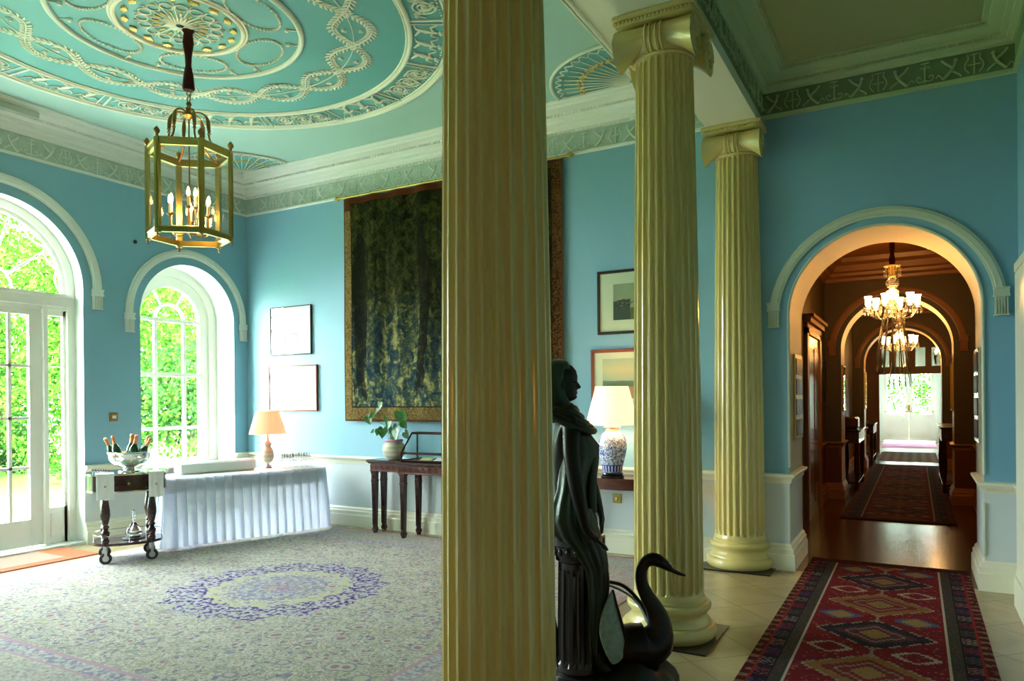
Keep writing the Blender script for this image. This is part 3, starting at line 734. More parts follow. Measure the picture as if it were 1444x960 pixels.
# far garden door
t = struct(bpy.data.objects.new('door_2', None)); COL.objects.link(t)
b = MB(); b.box(-1.04, -.985, 28.0, 28.12, 0, 2.9).box(.535, .59, 28.0, 28.12, 0, 2.9).box(-1.04, .59, 28.0, 28.12, 2.62, 2.9); b.build('door_frame', m_white, t, smooth=False)
for e0, e1 in ((-.985, -.228), (-.222, .535)):
    lf = MB(); lf.box(e0, e0+.10, 28.03, 28.08, .03, 2.62).box(e1-.10, e1, 28.03, 28.08, .03, 2.62).box(e0+.1, e1-.1, 28.03, 28.08, 2.5, 2.62).box(e0+.1, e1-.1, 28.035, 28.07, .03, .93)
    lf.box(e0+.15, e1-.15, 28.022, 28.035, .20, .25).box(e0+.15, e1-.15, 28.022, 28.035, .68, .73).box(e0+.15, e0+.2, 28.022, 28.035, .2, .73).box(e1-.2, e1-.15, 28.022, 28.035, .2, .73)
    xm = (e0+e1)/2; lf.box(xm-.012, xm+.012, 28.04, 28.06, .93, 2.5)
    for z_ in (1.45, 1.97): lf.box(e0+.1, e1-.1, 28.04, 28.06, z_-.012, z_+.012)
    d_ = lf.build('door_leaf', m_white, t, smooth=False); MB().box(e0+.1, e1-.1, 28.05, 28.054, .93, 2.5).build('door_pane', m_glass, d_, smooth=False)
b = MB(); b.tube([(-.97, 27.99, 1.02), (.52, 27.99, 1.02)], .012, 6); b.bbox(-.26, -.19, 27.98, 28.03, 1.05, 1.25, .01); b.build('door_lock', m_brass, t)

# ------------------------------------------------------------------ columns
def column(loc, label):
    t = thing('column', label, 'column', loc, 0, 'fluted columns of the colonnade')
    MB().box(-.318, .318, -.318, .318, 0, .012).build('plinth', m_black, t, smooth=False)
    pr_ = [(.285, .012), (.300, .03), (.306, .055), (.300, .085), (.283, .10), (.268, .102), (.266, .115), (.252, .128), (.244, .15), (.244, .165), (.252, .18), (.258, .185), (.268, .197), (.272, .212), (.268, .228), (.255, .238), (.240, .24), (.240, .255), (.228, .262), (.224, .28)]
    MB().lathe(pr_, 64, T=None).build('base', m_column, t, ang=50)
    nf, sub = 24, 15; zz = [.275, .30, .312, .324, .336, .352, .37, .9, 1.5, 2.1, 2.7, 3.3, 3.66, 3.68, 3.695, 3.708, 3.718, 3.728, 3.74]; rings = []
    za, zb = .306, 3.724
    for z_ in zz:
        tz = (z_-.275)/(3.74-.275); R_ = .2235-.0385*(tz**1.6)
        if z_ < .3: R_ += .004
        ring_ = []
        for k in range(nf):
            for j in range(sub):
                u_ = (j+.0)/sub; a_ = 2*pi*(k+u_)/nf; dpt = 0
                if u_ > .2:
                    s_ = ((u_-.2)/.8)*2-1; w_ = sqrt(max(0, 1-s_*s_)); hw = pi*R_/nf*.8
                    # rounded ends
                    e = min(z_-za, zb-z_)
                    lim = 1. if e > hw else (sqrt(max(0, 1-((hw-e)/hw)**2)) if e > 0 else 0)
                    dpt = .021*max(0, 1-(s_/max(lim, .01))**2) if abs(s_) < lim else 0
                r_ = R_-dpt; ring_.append((r_*cos(a_), r_*sin(a_), z_))
        rings.append(ring_)
    b = MB(); b.loft(rings); b.build('shaft', m_column, t, ang=42)
    # capital: abacus, echinus, bolsters with volutes facing +-x
    b = MB(); b.lathe([(.186, 3.735), (.196, 3.742), (.196, 3.752), (.188, 3.758), (.200, 3.775), (.225, 3.80), (.235, 3.825), (.225, 3.845), (.2, 3.85)], 48)
    b.bbox(-.225, .225, -.225, .225, 3.84, 3.905, .01)
    b.bbox(-.25, .25, -.25, .25, 3.94, 3.968, .010); b.bbox(-.265, .265, -.265, .265, 3.968, 4.0, .006)
    for s in (-1, 1):
        for i in range(20):
            p = -.24+.48*i/19
            b.sphere((p, s*.252, 3.953), .012, 4); b.sphere((s*.252, p, 3.953), .012, 4)
    for s in (-1, 1):
        yc_ = s*.165; zc_ = 3.805; n = 28; rings = []
        for i in range(17):
            x_ = -.25+.50*i/16; u_ = abs(x_)/.25; R_ = .070+.058*u_**2.4
            if abs(x_) < .055: R_ = .088-.010*((x_*40) % 1 > .5)
            zt = 3.93-R_
            rings.append([(x_, yc_+R_*cos(2*pi*k/n), zt+R_*sin(2*pi*k/n)) for k in range(n)])
        b.loft(rings)
        for xs_ in (-1, 1):                                   # spiral on each volute face
            pts = []
            for i in range(54):
                th = i/53*2.6*2*pi; R_ = .118*(1-i/58); pts.append((xs_*.25, yc_+s*R_*cos(th), 3.802+R_*sin(th)))
            b.tube(pts, .0085, 6); b.sphere((xs_*.25, yc_, 3.802), .022, 6)
    for k, xx in enumerate((-.05, -.02, .02, .05)):
        for s in (-1, 1): b.tube([(xx, s*.165+.092*cos(a_)*1, 3.842+.092*sin(a_)) for a_ in [2*pi*i/24 for i in range(24)]], .008, 6, closed=True)
    for xs_ in (-1, 1):
        for j in range(5): b.sphere((xs_*.215, -.09+.045*j, 3.80), .026, 6, sz=1.3)
    b.build('capital', m_column, t, ang=40)
    return t
col0 = column((-1.43, 2.43, 0), 'nearest fluted cream column, running out of the frame at top and bottom')
c2 = dup(col0, (-1.43, 4.635, 0), label='middle fluted cream column behind the bronze swan')
c3 = dup(col0, (-1.43, 6.83, 0), label='farthest fluted cream column, standing against the arch wall')

# ------------------------------------------------------------------ carpets and mats
def rug(name, w_, l_, loc, mat, label, cat='rug', t=.012, rz=0):
    o = MB().bbox(-w_/2, w_/2, -l_/2, l_/2, 0, t, t/3).build(name, mat, smooth=False, loc=loc); o.rotation_euler.z = rz; return tag(o, label, cat)
rug('persian_carpet', CHX*2, CHY*2, (-4.62, 4.28, 0), m_carpet, 'large pale cream floral carpet with a purple ringed medallion filling the big room', 'carpet', .005)
rug('runner_rug', 1.27, 7.0, (-.245, 3.95, 0), m_runner, 'red tribal runner with diamond medallions in the foreground before the arch')
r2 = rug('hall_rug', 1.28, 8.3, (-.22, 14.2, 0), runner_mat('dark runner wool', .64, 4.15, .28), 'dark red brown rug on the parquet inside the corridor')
q = Mat('grey striped rug', rough=.95); x, y, z = q.co(); q.color(q.mix(((x*5).frac()).gt(.5), (.30, .26, .26), (.42, .38, .36))); m_r3 = q.m
rug('small_rug', 1.3, 3.2, (-.2, 21.0, 0), m_r3, 'worn grey striped rug near the far doorway')
rug('pink_rug', 1.5, 2.6, (-.22, 25.9, 0), M('pink wool', (.60, .25, .42), .95), 'pink rug just inside the far garden doors')
mt = rug('coir_mat', .80, 1.75, (-7.70, 3.50, 0), m_coir, 'orange coir doormat with a grey worn middle by the french door', 'doormat', .014)
MB().bbox(-.27, .27, -.6, .6, .013, .016, .002).build('mat_centre', m_coirm, mt)

# ------------------------------------------------------------------ lantern
def lantern():
    cx_, cy_ = -5.06, 3.78; zb = 2.80
    t = thing('hanging_lantern', 'hexagonal brass and glass hanging lantern with lit candle bulbs', 'lantern', (cx_, cy_, zb))
    L = (0, 0, -zb); A = [radians(38.3+60*k) for k in range(6)]; R_ = .325; z0, z1 = 2.87, 3.54
    pt = lambda a_, r_, z_: (r_*cos(a_), r_*sin(a_), z_)
    sl = [(4.54, .03), (4.53, .055), (4.50, .03), (4.42, .038), (4.32, .024), (4.24, .020), (4.16, .034), (4.06, .042), (4.04, .036)]
    b = MB(); pf = [(r_*1., z_) for z_, r_ in sl][::-1]
    rings = []
    for r_, z_ in pf: rings.append([(r_*(1+.12*(k % 2))*cos(2*pi*k/20), r_*(1+.12*(k % 2))*sin(2*pi*k/20), z_) for k in range(20)])
    b.loft(rings); b.build('chain_sleeve', m_maroon, t, ang=60, loc=L)
    b = MB()
    for k, zc in enumerate((4.02, 3.975)): b.tube([(.018*cos(a_)*(1 if k else 0), .018*cos(a_)*(0 if k else 1), zc+.032*sin(a_)) for a_ in [2*pi*i/14 for i in range(14)]], .005, 6, closed=True)
    b.sphere((0, 0, 3.93), .022, 6); b.lathe([(.0, 3.80), (.02, 3.82), (.045, 3.835), (.05, 3.85), (.02, 3.87), (.025, 3.89), (.012, 3.92)], 16)
    b.build('hook', m_brassd, t, loc=L)
    for a_ in A:
        b = MB(); path = bez([pt(a_, .03, 3.86), pt(a_, .085, 3.865), pt(a_, .135, 3.83), pt(a_, .15, 3.74), pt(a_, .155, 3.66), pt(a_, .20, 3.59), pt(a_, .30, 3.55)], 6)
        n = len(path); rad = [.008+.008*max(0, sin((i/n-.3)*4*pi)) if .3 < i/n < .8 else .008 for i in range(n)]
        b.tube(path, rad, 8)
        for zc in (3.70, 3.725): b.sphere(pt(a_, .152, zc), .016, 6, sz=.5)
        b.build('crown_arm', m_brassd, t, loc=L)
    for zc, h_, rn_ in ((z1, .028, 'top_rail'), (z0, .022, 'bottom_rail')):
        b = MB()
        for i in range(6):
            a0, a1 = A[i], A[(i+1) % 6]
            p0, p1 = Vector(pt(a0, R_, zc)), Vector(pt(a1, R_, zc)); q0, q1 = Vector(pt(a0, R_-.03, zc)), Vector(pt(a1, R_-.03, zc)); u_ = Vector((0, 0, h_))
            b.add([p0-u_, p1-u_, q1-u_, q0-u_, p0+u_, p1+u_, q1+u_, q0+u_], [(0, 1, 2, 3), (4, 5, 6, 7), (0, 1, 5, 4), (1, 2, 6, 5), (2, 3, 7, 6), (3, 0, 4, 7)])
            b.tube([p0+u_*.9, p1+u_*.9], .006, 6)
        b.build(rn_, m_brass, t, smooth=False, loc=L)
    for i, a_ in enumerate(A):
        b = MB(); T = Matrix.Translation(pt(a_, R_-.012, 0)) @ Matrix.Rotation(a_, 4, 'Z')
        b.box(-.012, .014, -.022, .022, z0-.03, z1+.03, T=T).box(.0, .02, -.007, .007, z0, z1, T=T); b.build('corner_post', m_brass, t, smooth=False, loc=L)
        b = MB(); b.lathe([(.006, 0), (.014, .008), (.008, .016), (.020, .03), (.024, .045), (.018, .06), (.006, .075), (0, .08)], 12, pt(a_, R_-.008, z1+.03)); b.build('finial', m_brassd, t, loc=L)
        b = MB(); b.lathe([(0, -.04), (.006, -.034), (.010, -.024), (.005, -.018), (.014, -.008), (.006, 0)], 10, pt(a_, R_-.008, z0-.03)); b.build('drop_finial', m_brassd, t, loc=L)
        a1 = A[(i+1) % 6]; p0, p1 = Vector(pt(a_, R_-.02, 0)), Vector(pt(a1, R_-.02, 0))
        b = MB(); b.add([p0+Vector((0, 0, z0)), p1+Vector((0, 0, z0)), p1+Vector((0, 0, z1)), p0+Vector((0, 0, z1))], [(0, 1, 2, 3)]); b.build('glass_pane', m_glass, t, smooth=False, loc=L)
    b = MB(); b.tube([(0, 0, 3.83), (0, 0, 2.92)], .006, 8); b.lathe([(0, 2.88), (.02, 2.9), (.03, 2.93), (.02, 2.96), (.012, 3.0)], 14); b.build('stem', m_brassd, t, loc=L)
    for k in range(7):
        a_ = 2*pi*k/6+.35; r_ = .16 if k < 6 else .0; zc = 3.02+(.05 if k % 2 else 0)
        if k == 6: r_ = .05; zc = 3.10
        c_ = pt(a_, r_, zc)
        b = MB(); b.tube(bez([(0, 0, 2.93), pt(a_, r_*.5, 2.885), pt(a_, r_*.95, 2.91), c_], 5), .005, 6); b.lathe([(.006, -.012), (.022, 0), (.024, .006), (.010, .006)], 12, c_); arm = b.build('candle_arm', m_brassd, t, loc=L)
        cd = MB().lathe([(.010, 0), (.010, .085), (.004, .09)], 10, c_).build('candle', m_candle, arm)
        MB().lathe([(.003, .088), (.012, .10), (.014, .115), (.009, .14), (.002, .16)], 10, c_).build('flame_bulb', m_bulb, arm)
    l = light('lantern_light', 'POINT', (0, 0, 3.12-zb), 14, (1, .52, .18), .05); l.parent = t
lantern()

# ------------------------------------------------------------------ tapestry
q = Mat('woven tapestry', rough=.95, spec=.05); x, y, z = q.co(); W_, H_ = 2.98, 2.74
n1 = q.noise(1.6, 4, (1.6, 1, .5), .8); n2 = q.noise(9, 8, (1, 1, .8), 1.2); n3 = q.noise(4, 4, (2.6, 1, .28), .6); n4 = q.noise(38, 3)
hz = z/H_; tone = n2*.55+n4*.25+n3*.3
dark = q.ramp(tone, [(0, (.002, .003, .002)), (.46, (.006, .008, .004)), (.56, (.018, .020, .007)), (.66, (.045, .045, .012)), (.8, (.09, .085, .025))])
lite = q.ramp(tone, [(0, (.005, .008, .008)), (.44, (.010, .022, .034)), (.52, (.022, .045, .055)), (.58, (.07, .085, .035)), (.66, (.26, .24, .10)), (.8, (.42, .37, .17))])
fld = q.mix((hz+n1*.5-.25).ramp(.52, .22), dark, lite)
trunk = ((x*1.05+n1*.5).frac()-.5).abs().lt(.10)*(hz+n3*.3).band(.3, .95); fld = q.mix(trunk*.8, fld, (.008, .007, .005))
glow = ((x-1.85).abs()+n1*.7).lt(.62)*hz.band(.42, .80); fld = q.mix(glow*n2.ramp(.3, .7)*.55, fld, (.13, .115, .04))
bd_ = x.min(W_-x).min(z).min(H_-z); wv = q.noise(22, 4, dist=2.)
brd = q.mix(wv.ramp(.40, .60), (.09, .055, .018), (.20, .14, .05))
brd = q.mix(z.gt(H_-.16), brd, q.mix(wv, (.05, .012, .006), (.12, .035, .015)))
brd = q.mix(x.gt(W_-.2), brd, q.mix(wv.ramp(.4, .6), (.03, .012, .005), (.12, .06, .02)))
inb = (x.min(W_-x)*1.35).min(z).min((H_-z)*2.2); fld = q.mix(inb.lt(.17), fld, brd); fld = q.mix(inb.band(.165, .178), fld, (.02, .012, .006)); fld = q.mix(bd_.lt(.02), fld, (.08, .035, .015))
q.color(fld); q.bump(q.noise(200, 2), .3, .003); m_tap = q.m
t = thing('tapestry', 'large dark woodland tapestry hanging from a brass rod on the blue wall', 'tapestry', (-6.17, TY, 1.30))
b = MB(); nx, nz = 90, 24; rows = []
for j in range(nz+1):
    z_ = H_*j/nz; rows.append([(W_*i/nx, -.060-.018*sin(i*.55)*(.4+.6*z_/H_)-.006*sin(i*.23+z_*2), z_) for i in range(nx+1)])
b.loft(rows, closed=False); b.loft([[(p[0], p[1]+.008, p[2]) for p in r_] for r_ in rows], closed=False)
b.build('woven_panel', m_tap, t, ang=60)
b = MB(); b.tube([(-.07, -.06, H_+.02), (W_+.07, -.06, H_+.02)], .014, 10)
for x_, s in ((-.07, -1), (W_+.07, 1)):
    b.sphere((x_+s*.03, -.06, H_+.02), .032, 8); b.sphere((x_, -.06, H_+.02), .022, 6); b.sphere((x_+s*.065, -.06, H_+.02), .012, 6); b.box(x_-s*.09-.01, x_-s*.09+.01, -.06, 0, H_+.01, H_+.03)
for i in range(16): xx = .05+(W_-.1)*i/15; b.tube([(xx, -.06+.018*cos(a_), H_+.02+.018*sin(a_)) for a_ in [2*pi*k/10 for k in range(10)]], .004, 5, closed=True)
b.build('hanging_rod', m_brass, t)

# ------------------------------------------------------------------ framed pictures
def art(name, kind):
    q = Mat(name, rough=.6); x, y, z = q.co(); n = q.noise(9, 5); n2 = q.noise(24, 4)
    if kind == 'hunt':
        sky = q.mix(q.noise(6, 4, (1, 1, 2)), (.26, .30, .16), (.42, .44, .26)); gr = q.mix(n2, (.08, .10, .02), (.18, .20, .04))
        c = q.mix((z+n*.03).lt(-.045), sky, gr); tr = ((z+n*.08-.02).lt(.04))*((x+.06+n*.06).lt(-.02)); c = q.mix(tr, c, (.05, .06, .03))
        h = (z+.035).abs().lt(.035)*q.vor(26, (1, 1, 1.4)).lt(.42); c = q.mix(h, c, q.mix(q.noise(40, 1).gt(.52), (.02, .018, .012), (.22, .20, .12)))
    elif kind == 'sea':
        c = q.ramp((z+.2)/.4+n*.05, [(0, (.30, .17, .08)), (.30, (.40, .22, .08)), (.36, (.12, .17, .10)), (.46, (.16, .22, .14)), (.48, (.45, .50, .34)), (.75, (.66, .58, .32)), (1, (.45, .52, .36))])
    elif kind == 'garden':
        c = q.mix(n2, (.30, .50, .22), (.62, .76, .55)); c = q.mix(z.gt(.03), c, (.80, .88, .86))
    else:
        c = q.mix((z+n*.03).lt(-.05), (.80, .86, .84), q.mix(n2, (.60, .62, .40), (.72, .76, .60))); c = q.mix(q.vor(9).lt(.16)*z.band(-.12, .03), c, (.34, .40, .28))
    q.color(c); return q.m
def picture(name, label, cat, c, w_, h_, rz, mf, fw_, mm, aw, ah, ma, cz=0, group=None, tilt=0):
    t = thing(name, label, cat, c, rz, group); t.rotation_euler.x = tilt
    b = MB(); d = .028
    for x0, x1, z0, z1 in ((-w_/2, w_/2, h_/2-fw_, h_/2), (-w_/2, w_/2, -h_/2, -h_/2+fw_), (-w_/2, -w_/2+fw_, -h_/2+fw_, h_/2-fw_), (w_/2-fw_, w_/2, -h_/2+fw_, h_/2-fw_)): b.bbox(x0, x1, -d, 0, z0, z1, .004)
    b.build('frame', mf, t, smooth=False)
    MB().box(-w_/2+fw_, w_/2-fw_, -.014, -.002, -h_/2+fw_, h_/2-fw_).build('mount', mm, t, smooth=False)
    if aw: MB().box(-aw/2, aw/2, -.0005, .0005, -ah/2, ah/2).build('print', ma, t, smooth=False, loc=(0, -.0150, cz))
    MB().box(-w_/2+fw_, w_/2-fw_, -.0195, -.0185, -h_/2+fw_, h_/2-fw_).build('glazing', m_glass, t, smooth=False)
    return t
picture('framed_picture', 'small framed garden watercolour, upper of the two left of the tapestry', 'picture', (-7.14, TY-.002, 2.475), .74, .64, 0, m_dark, .014, m_mountw, .26, .20, art('garden watercolour', 'garden'), -.06)
picture('framed_picture', 'wide framed landscape watercolour, lower of the two behind the peach lamp', 'picture', (-7.11, TY-.002, 1.72), .87, .60, 0, m_rosewood, .018, m_mountw, .62, .34, art('faded landscape', 'faded'))
picture('framed_picture', 'black framed print of horsemen with an ivory mount, right of the tapestry', 'picture', (-2.36, TY-.002, 2.515), .92, .64, 0, m_dark, .028, m_mount, .58, .36, art('hunting print', 'hunt'))
picture('framed_picture', 'red brown framed seascape print behind the blue and white lamp', 'picture', (-2.38, TY-.002, 1.73), 1.03, .63, 0, m_rosewood, .032, m_mount, .78, .40, art('seascape print', 'sea'), .02)

# ------------------------------------------------------------------ banquet table with pleated skirt
TA = atan2(1.79, .62)                                   # local +x runs along the table front
t_o = (-6.86, 4.80, 0); TL, TD = 1.80, .50
t = thing('banquet_table', 'folding table under the long white pleated skirt by the window', 'table', t_o, TA)
MB().bbox(.02, TL-.02, .02, TD-.02, .71, .742, .005).build('tabletop', m_mahog2, t)
for x_, y_ in ((.12, .10), (TL-.12, .10), (.12, TD-.1), (TL-.12, TD-.1)): MB().tube([(x_, y_, .71), (x_, y_, 0)], .014, 8).build('leg', m_steel, t)
t = thing('pleated_tablecloth', 'white table covering with deep pleated skirt reaching almost to the carpet', 'tablecloth', t_o, TA)
MB().bbox(-.008, TL+.008, -.008, TD+.008, .743, .752, .004).build('table_cover', m_cloth, t)
peri = [((0, TD), (0, 0), (-1, 0)), ((0, 0), (TL, 0), (0, -1)), ((TL, 0), (TL, TD), (1, 0))]
pts = []
for (x0, y0), (x1, y1), nn in peri:
    L_ = hypot(x1-x0, y1-y0); n = int(L_/.007)
    for i in range(n): pts.append((x0+(x1-x0)*i/n, y0+(y1-y0)*i/n, nn))
rows = []; plen = .098; P3 = []
def peri_at(u_):
    for (x0, y0), (x1, y1), nn in peri:
        L_ = hypot(x1-x0, y1-y0)
        if u_ <= L_: return x0+(x1-x0)*u_/L_, y0+(y1-y0)*u_/L_, nn
        u_ -= L_
    return x1, y1, nn
tot = 2*TD+TL; npl = int(tot/plen); plen = tot/npl
for i in range(npl):                                     # real knife pleats: forward, back underneath, forward again
    for k_, (du, do) in enumerate(((0, .006), (.25, .012), (.5, .016), (.75, .020), (.97, .022), (1.0, .018), (.97, .013), (.8, .010), (.60, .007), (.57, .005), (.60, .003), (.8, .003))):
        P3.append(((i+du)*plen, do))
for z_ in (.750, .74, .70, .62, .5, .3, .12, .03):
    k = (.750-z_)/.72; row = []
    for j, (u_, do) in enumerate(P3):
        u2 = min(max(u_, 0), tot); x_, y_, nn = peri_at(u2)
        ca_, cb_ = peri_at(max(0, u2-.05))[2], peri_at(min(tot, u2+.05))[2]; nx_, ny_ = ca_[0]+cb_[0], ca_[1]+cb_[1]; l_ = hypot(nx_, ny_) or 1
        off = .008+.04*k+do*(1+1.3*k)+.010*k*sin(u_*9+k*2)
        row.append((x_+nx_/l_*off, y_+ny_/l_*off, z_))
    rows.append(row)
b = MB(); b.loft(rows, closed=False); b.build('pleated_skirt', m_skirt, t, ang=60)
b = MB(); hb = [(-.004, TD), (-.004, -.004), (TL+.004, -.004), (TL+.004, TD)]; b.loft([[(x_, y_, z_) for x_, y_ in hb] for z_ in (.75, .58)], closed=False); b.build('skirt_header', m_cloth, t, smooth=False)
def on_table(s_, t_, z_): ca, sa = cos(TA), sin(TA); return (t_o[0]+ca*s_-sa*t_, t_o[1]+sa*s_+ca*t_, z_)
t = MB().bbox(.10, .95, -.11, .11, 0, .13, .02).build('cloth_riser', m_cloth, loc=on_table(.12, TD-.14, .752)); t.rotation_euler.z = TA
tag(t, 'long low white cloth covered riser at the back of the skirted table', 'riser')
def lathe_thing(parts, name, label, cat, loc, group=None, rz=0):
    t = thing(name, label, cat, loc, rz, group)
    for pn, pf, mm, n in parts: MB().lathe(pf, n).build(pn, mm, t, ang=50)
    return t
def shade_mat(name, col, es, ec):
    q = Mat(name, col, .8); q.set('Emission Color', (*ec, 1)); q.set('Emission Strength', es); return q.m
lp = lathe_thing([('foot', [(.045, 0), (.05, .01), (.04, .03), (.02, .04), (.018, .06)], m_steel, 20),
    ('vase_base', [(.018, .058), (.045, .07), (.068, .12), (.07, .17), (.055, .23), (.03, .26), (.042, .275), (.045, .30), (.032, .31), (.012, .33), (.010, .42)], m_pot, 28)],
    'table_lamp', 'lit table lamp with peach shade on the white table, before the lower watercolour', 'lamp', on_table(1.26, TD-.14, .752))
sh = MB(); sh.lathe([(.135, .68), (.215, .41)], 40); sh.lathe([(.133, .68), (.213, .41)], 40); sh.build('lamp_shade', shade_mat('peach shade', (.85, .42, .26), .55, (1, .42, .20)), lp)
l = light('lamp_light', 'POINT', (0, 0, .48), 5, (1, .62, .34), .05); l.parent = lp
MB().lathe([(.01, .42), (.02, .44), (.03, .49), (.02, .53), (0, .54)], 12).build('bulb', m_bulb, lp)
g0 = None
gp = [(.0, .0), (.032, .002), (.032, .004), (.005, .01), (.004, .07), (.020, .085), (.034, .11), (.036, .14), (.030, .17), (.0285, .17), (.034, .14), (.032, .11), (.018, .088), (0, .08)]
for i in range(6):
    for j in range(3):
        loc = on_table(1.42+.072*i, TD-.10-.075*j, .752)
        if loc[1] > 6.76: continue
        if g0 is None: g0 = lathe_thing([('bowl', gp[4:], m_clear, 14), ('foot', gp[:5], m_clear, 14)], 'wine_glass', 'small clear wine glass in rows at the far end of the white table', 'glass', loc, 'wine glasses in rows on the white table')
        else: dup(g0, loc)

# ------------------------------------------------------------------ drinks trolley
TR = atan2(.864, .504); t_c = (-6.86, 4.39, 0)
t = thing('drinks_trolley', 'dark wooden oval drinks trolley on castors with turned legs, beside the skirted table', 'trolley', t_c, TR)
def oval(rx, ry, n=40, p=2.6): return [(rx*abs(cos(a_))**(2/p)*(1 if cos(a_) > 0 else -1), ry*abs(sin(a_))**(2/p)*(1 if sin(a_) > 0 else -1)) for a_ in [2*pi*i/n for i in range(n)]]
b = MB(); b.prism(oval(.345, .255), .70, .85); b.build('drawer_case', m_mahog, t, ang=40)
b = MB(); b.prism(oval(.365, .275), .85, .868); b.prism(oval(.355, .265), .688, .70); b.build('top', m_silver, t, ang=40)
b = MB(); b.prism(oval(.31, .26), .175, .20); b.build('lower_shelf', m_mahog, t, ang=40)
b = MB()
for z_ in (.27,): b.tube([(x_, y_, z_) for x_, y_ in oval(.30, .25)], .004, 6, closed=True)
for i in range(0, 40, 5): x_, y_ = oval(.30, .25)[i]; b.tube([(x_, y_, .2), (x_, y_, .27)], .004, 6)
b.build('gallery_rail', m_silver, t)
legp = [(.024, .20), (.034, .215), (.034, .235), (.022, .25), (.036, .28), (.04, .30), (.024, .325), (.02, .335), (.036, .355), (.022, .375), (.030, .40), (.045, .47), (.042, .52), (.030, .60), (.022, .68), (.024, .70)]
for sx_ in (-1, 1):
    for sy_ in (-1, 1):
        MB().lathe(legp, 20, (sx_*.20, sy_*.19, 0)).build('leg', m_mahog, t, ang=50)
        b = MB(); c_ = (sx_*.20, sy_*.19); T = Matrix.Translation((c_[0], c_[1], .055)) @ Matrix.Rotation(pi/2, 4, 'X')
        b.lathe([(.012, -.014), (.05, -.014), (.055, -.008), (.055, .008), (.05, .014), (.012, .014)], 24, T=T); w_ = b.build('castor', m_rubber, t)
        b = MB(); b.lathe([(0, -.018), (.028, -.018), (.028, .018), (0, .018)], 18, T=T); b.box(c_[0]-.012, c_[0]+.012, c_[1]-.025, c_[1]-.019, .05, .13); b.box(c_[0]-.012, c_[0]+.012, c_[1]+.019, c_[1]+.025, .05, .13); b.lathe([(.02, .12), (.022, .14), (.02, .176)], 14, (c_[0], c_[1], 0)); b.build('castor_fork', m_steel, w_)
MB().sphere((0, -.262, .77), .012, 6).build('drawer_knob', m_brass, t)
def on_trolley(x_, y_, z_): ca, sa = cos(TR), sin(TR); return (t_c[0]+ca*x_-sa*y_, t_c[1]+sa*x_+ca*y_, z_)
bc = on_trolley(.02, .02, .868)
wc = lathe_thing([('bowl', [(.10, .0), (.105, .01), (.06, .02), (.05, .04), (.10, .05), (.155, .08), (.185, .12), (.19, .165), (.20, .185), (.205, .19), (.20, .195), (.183, .17), (.178, .12), (.14, .075), (0, .055)], m_silver, 40)], 'champagne_bowl', 'large silver bowl full of upright bottles on the trolley', 'wine cooler', bc)
for s in (-1, 1):
    b = MB(); b.tube([(s*(.19+.03*sin(a_)), .05*cos(a_), .13+.0*a_) for a_ in [pi*i/10 for i in range(11)]], .006, 6); b.build('handle', m_silver, wc)
MB().lathe([(.17, .14), (.12, .165), (.05, .18), (0, .185)], 24).build('ice', m_cloth, wc, ang=60)
bp = [(.0, 0), (.038, .002), (.042, .01), (.042, .13), (.038, .17), (.024, .205), (.017, .225)]
fp = [(.021, .205), (.0175, .225), (.0155, .26), (.0150, .285), (.018, .288), (.018, .30), (.016, .312), (.010, .318), (0, .318)]
B0 = None
# tilt azimuths in camera-right terms: (lateral, depth, tilt)
BT = [(-.155, -.03, -28, 'leftmost orange foiled bottle, leaning far left in the silver bowl'), (-.085, -.10, -14, 'short leaning orange foiled bottle, second from left at the bowl front'), (-.045, .08, 4, 'orange foiled bottle at the back left of the bowl, third from left'),
      (-.005, .10, 0, 'tallest upright orange foiled bottle at the back of the bowl'), (.055, -.05, 12, 'orange foiled bottle tipped right, in front of the bowl middle'), (.09, .08, 22, 'half hidden orange foiled bottle, second from the right'), (.125, -.02, 30, 'rightmost orange foiled bottle leaning right out of the silver bowl')]
cr, sr = cos(-YAW), sin(-YAW)
for lx, ly, tl, lab in BT:
    w_ = (bc[0]+cr*lx*.62-sr*ly*.8, bc[1]+sr*lx*.62+cr*ly*.8, bc[2]+.075)
    if B0 is None:
        B0 = lathe_thing([('body', bp, m_bottle, 20), ('foil', fp, m_foil, 18)], 'champagne_bottle', lab, 'bottle', w_, 'bottles in the silver bowl'); o = B0
    else: o = dup(B0, w_, label=lab)
    o.rotation_euler = (Matrix.Rotation(-YAW, 4, 'Z') @ Matrix.Rotation(radians(tl), 4, 'Y')).to_euler(); o.scale = (1, 1, .92)
# napkins over the trolley edge
def napkin(x_, lab, w2):
    y_ = -.272; b = MB(); rows = []
    prof = [(.868+.006, .16), (.868+.008, .05), (.868+.006, -.004), (.85, -.014), (.78, -.016), (.68, -.018), (.63, -.018)]
    for z_, o_ in prof: rows.append([(x_-w2+2*w2*i/16, y_+o_-.003*sin(i*.9)*(z_ < .86), z_+.004*sin(i*.5)*(z_ < .7)) for i in range(17)])
    b.loft(rows, closed=False); b.loft([[(p[0], p[1]+.004, p[2]-.003) for p in r_] for r_ in rows], closed=False)
    o = b.build('napkin', m_cloth, loc=t_c, ang=60); o.rotation_euler.z = TR; b2 = MB().box(x_-.008, x_+.008, y_-.0235, y_-.0215, .745, .765).build('monogram', M('grey embroidery', (.35, .38, .36), .8), o)
    return tag(o, lab, 'napkin', 'napkins over the trolley edge')
napkin(-.20, 'white folded napkin hanging at the left of the trolley front', .075); napkin(.235, 'white folded napkin hanging at the right of the trolley front', .065)
s0 = None
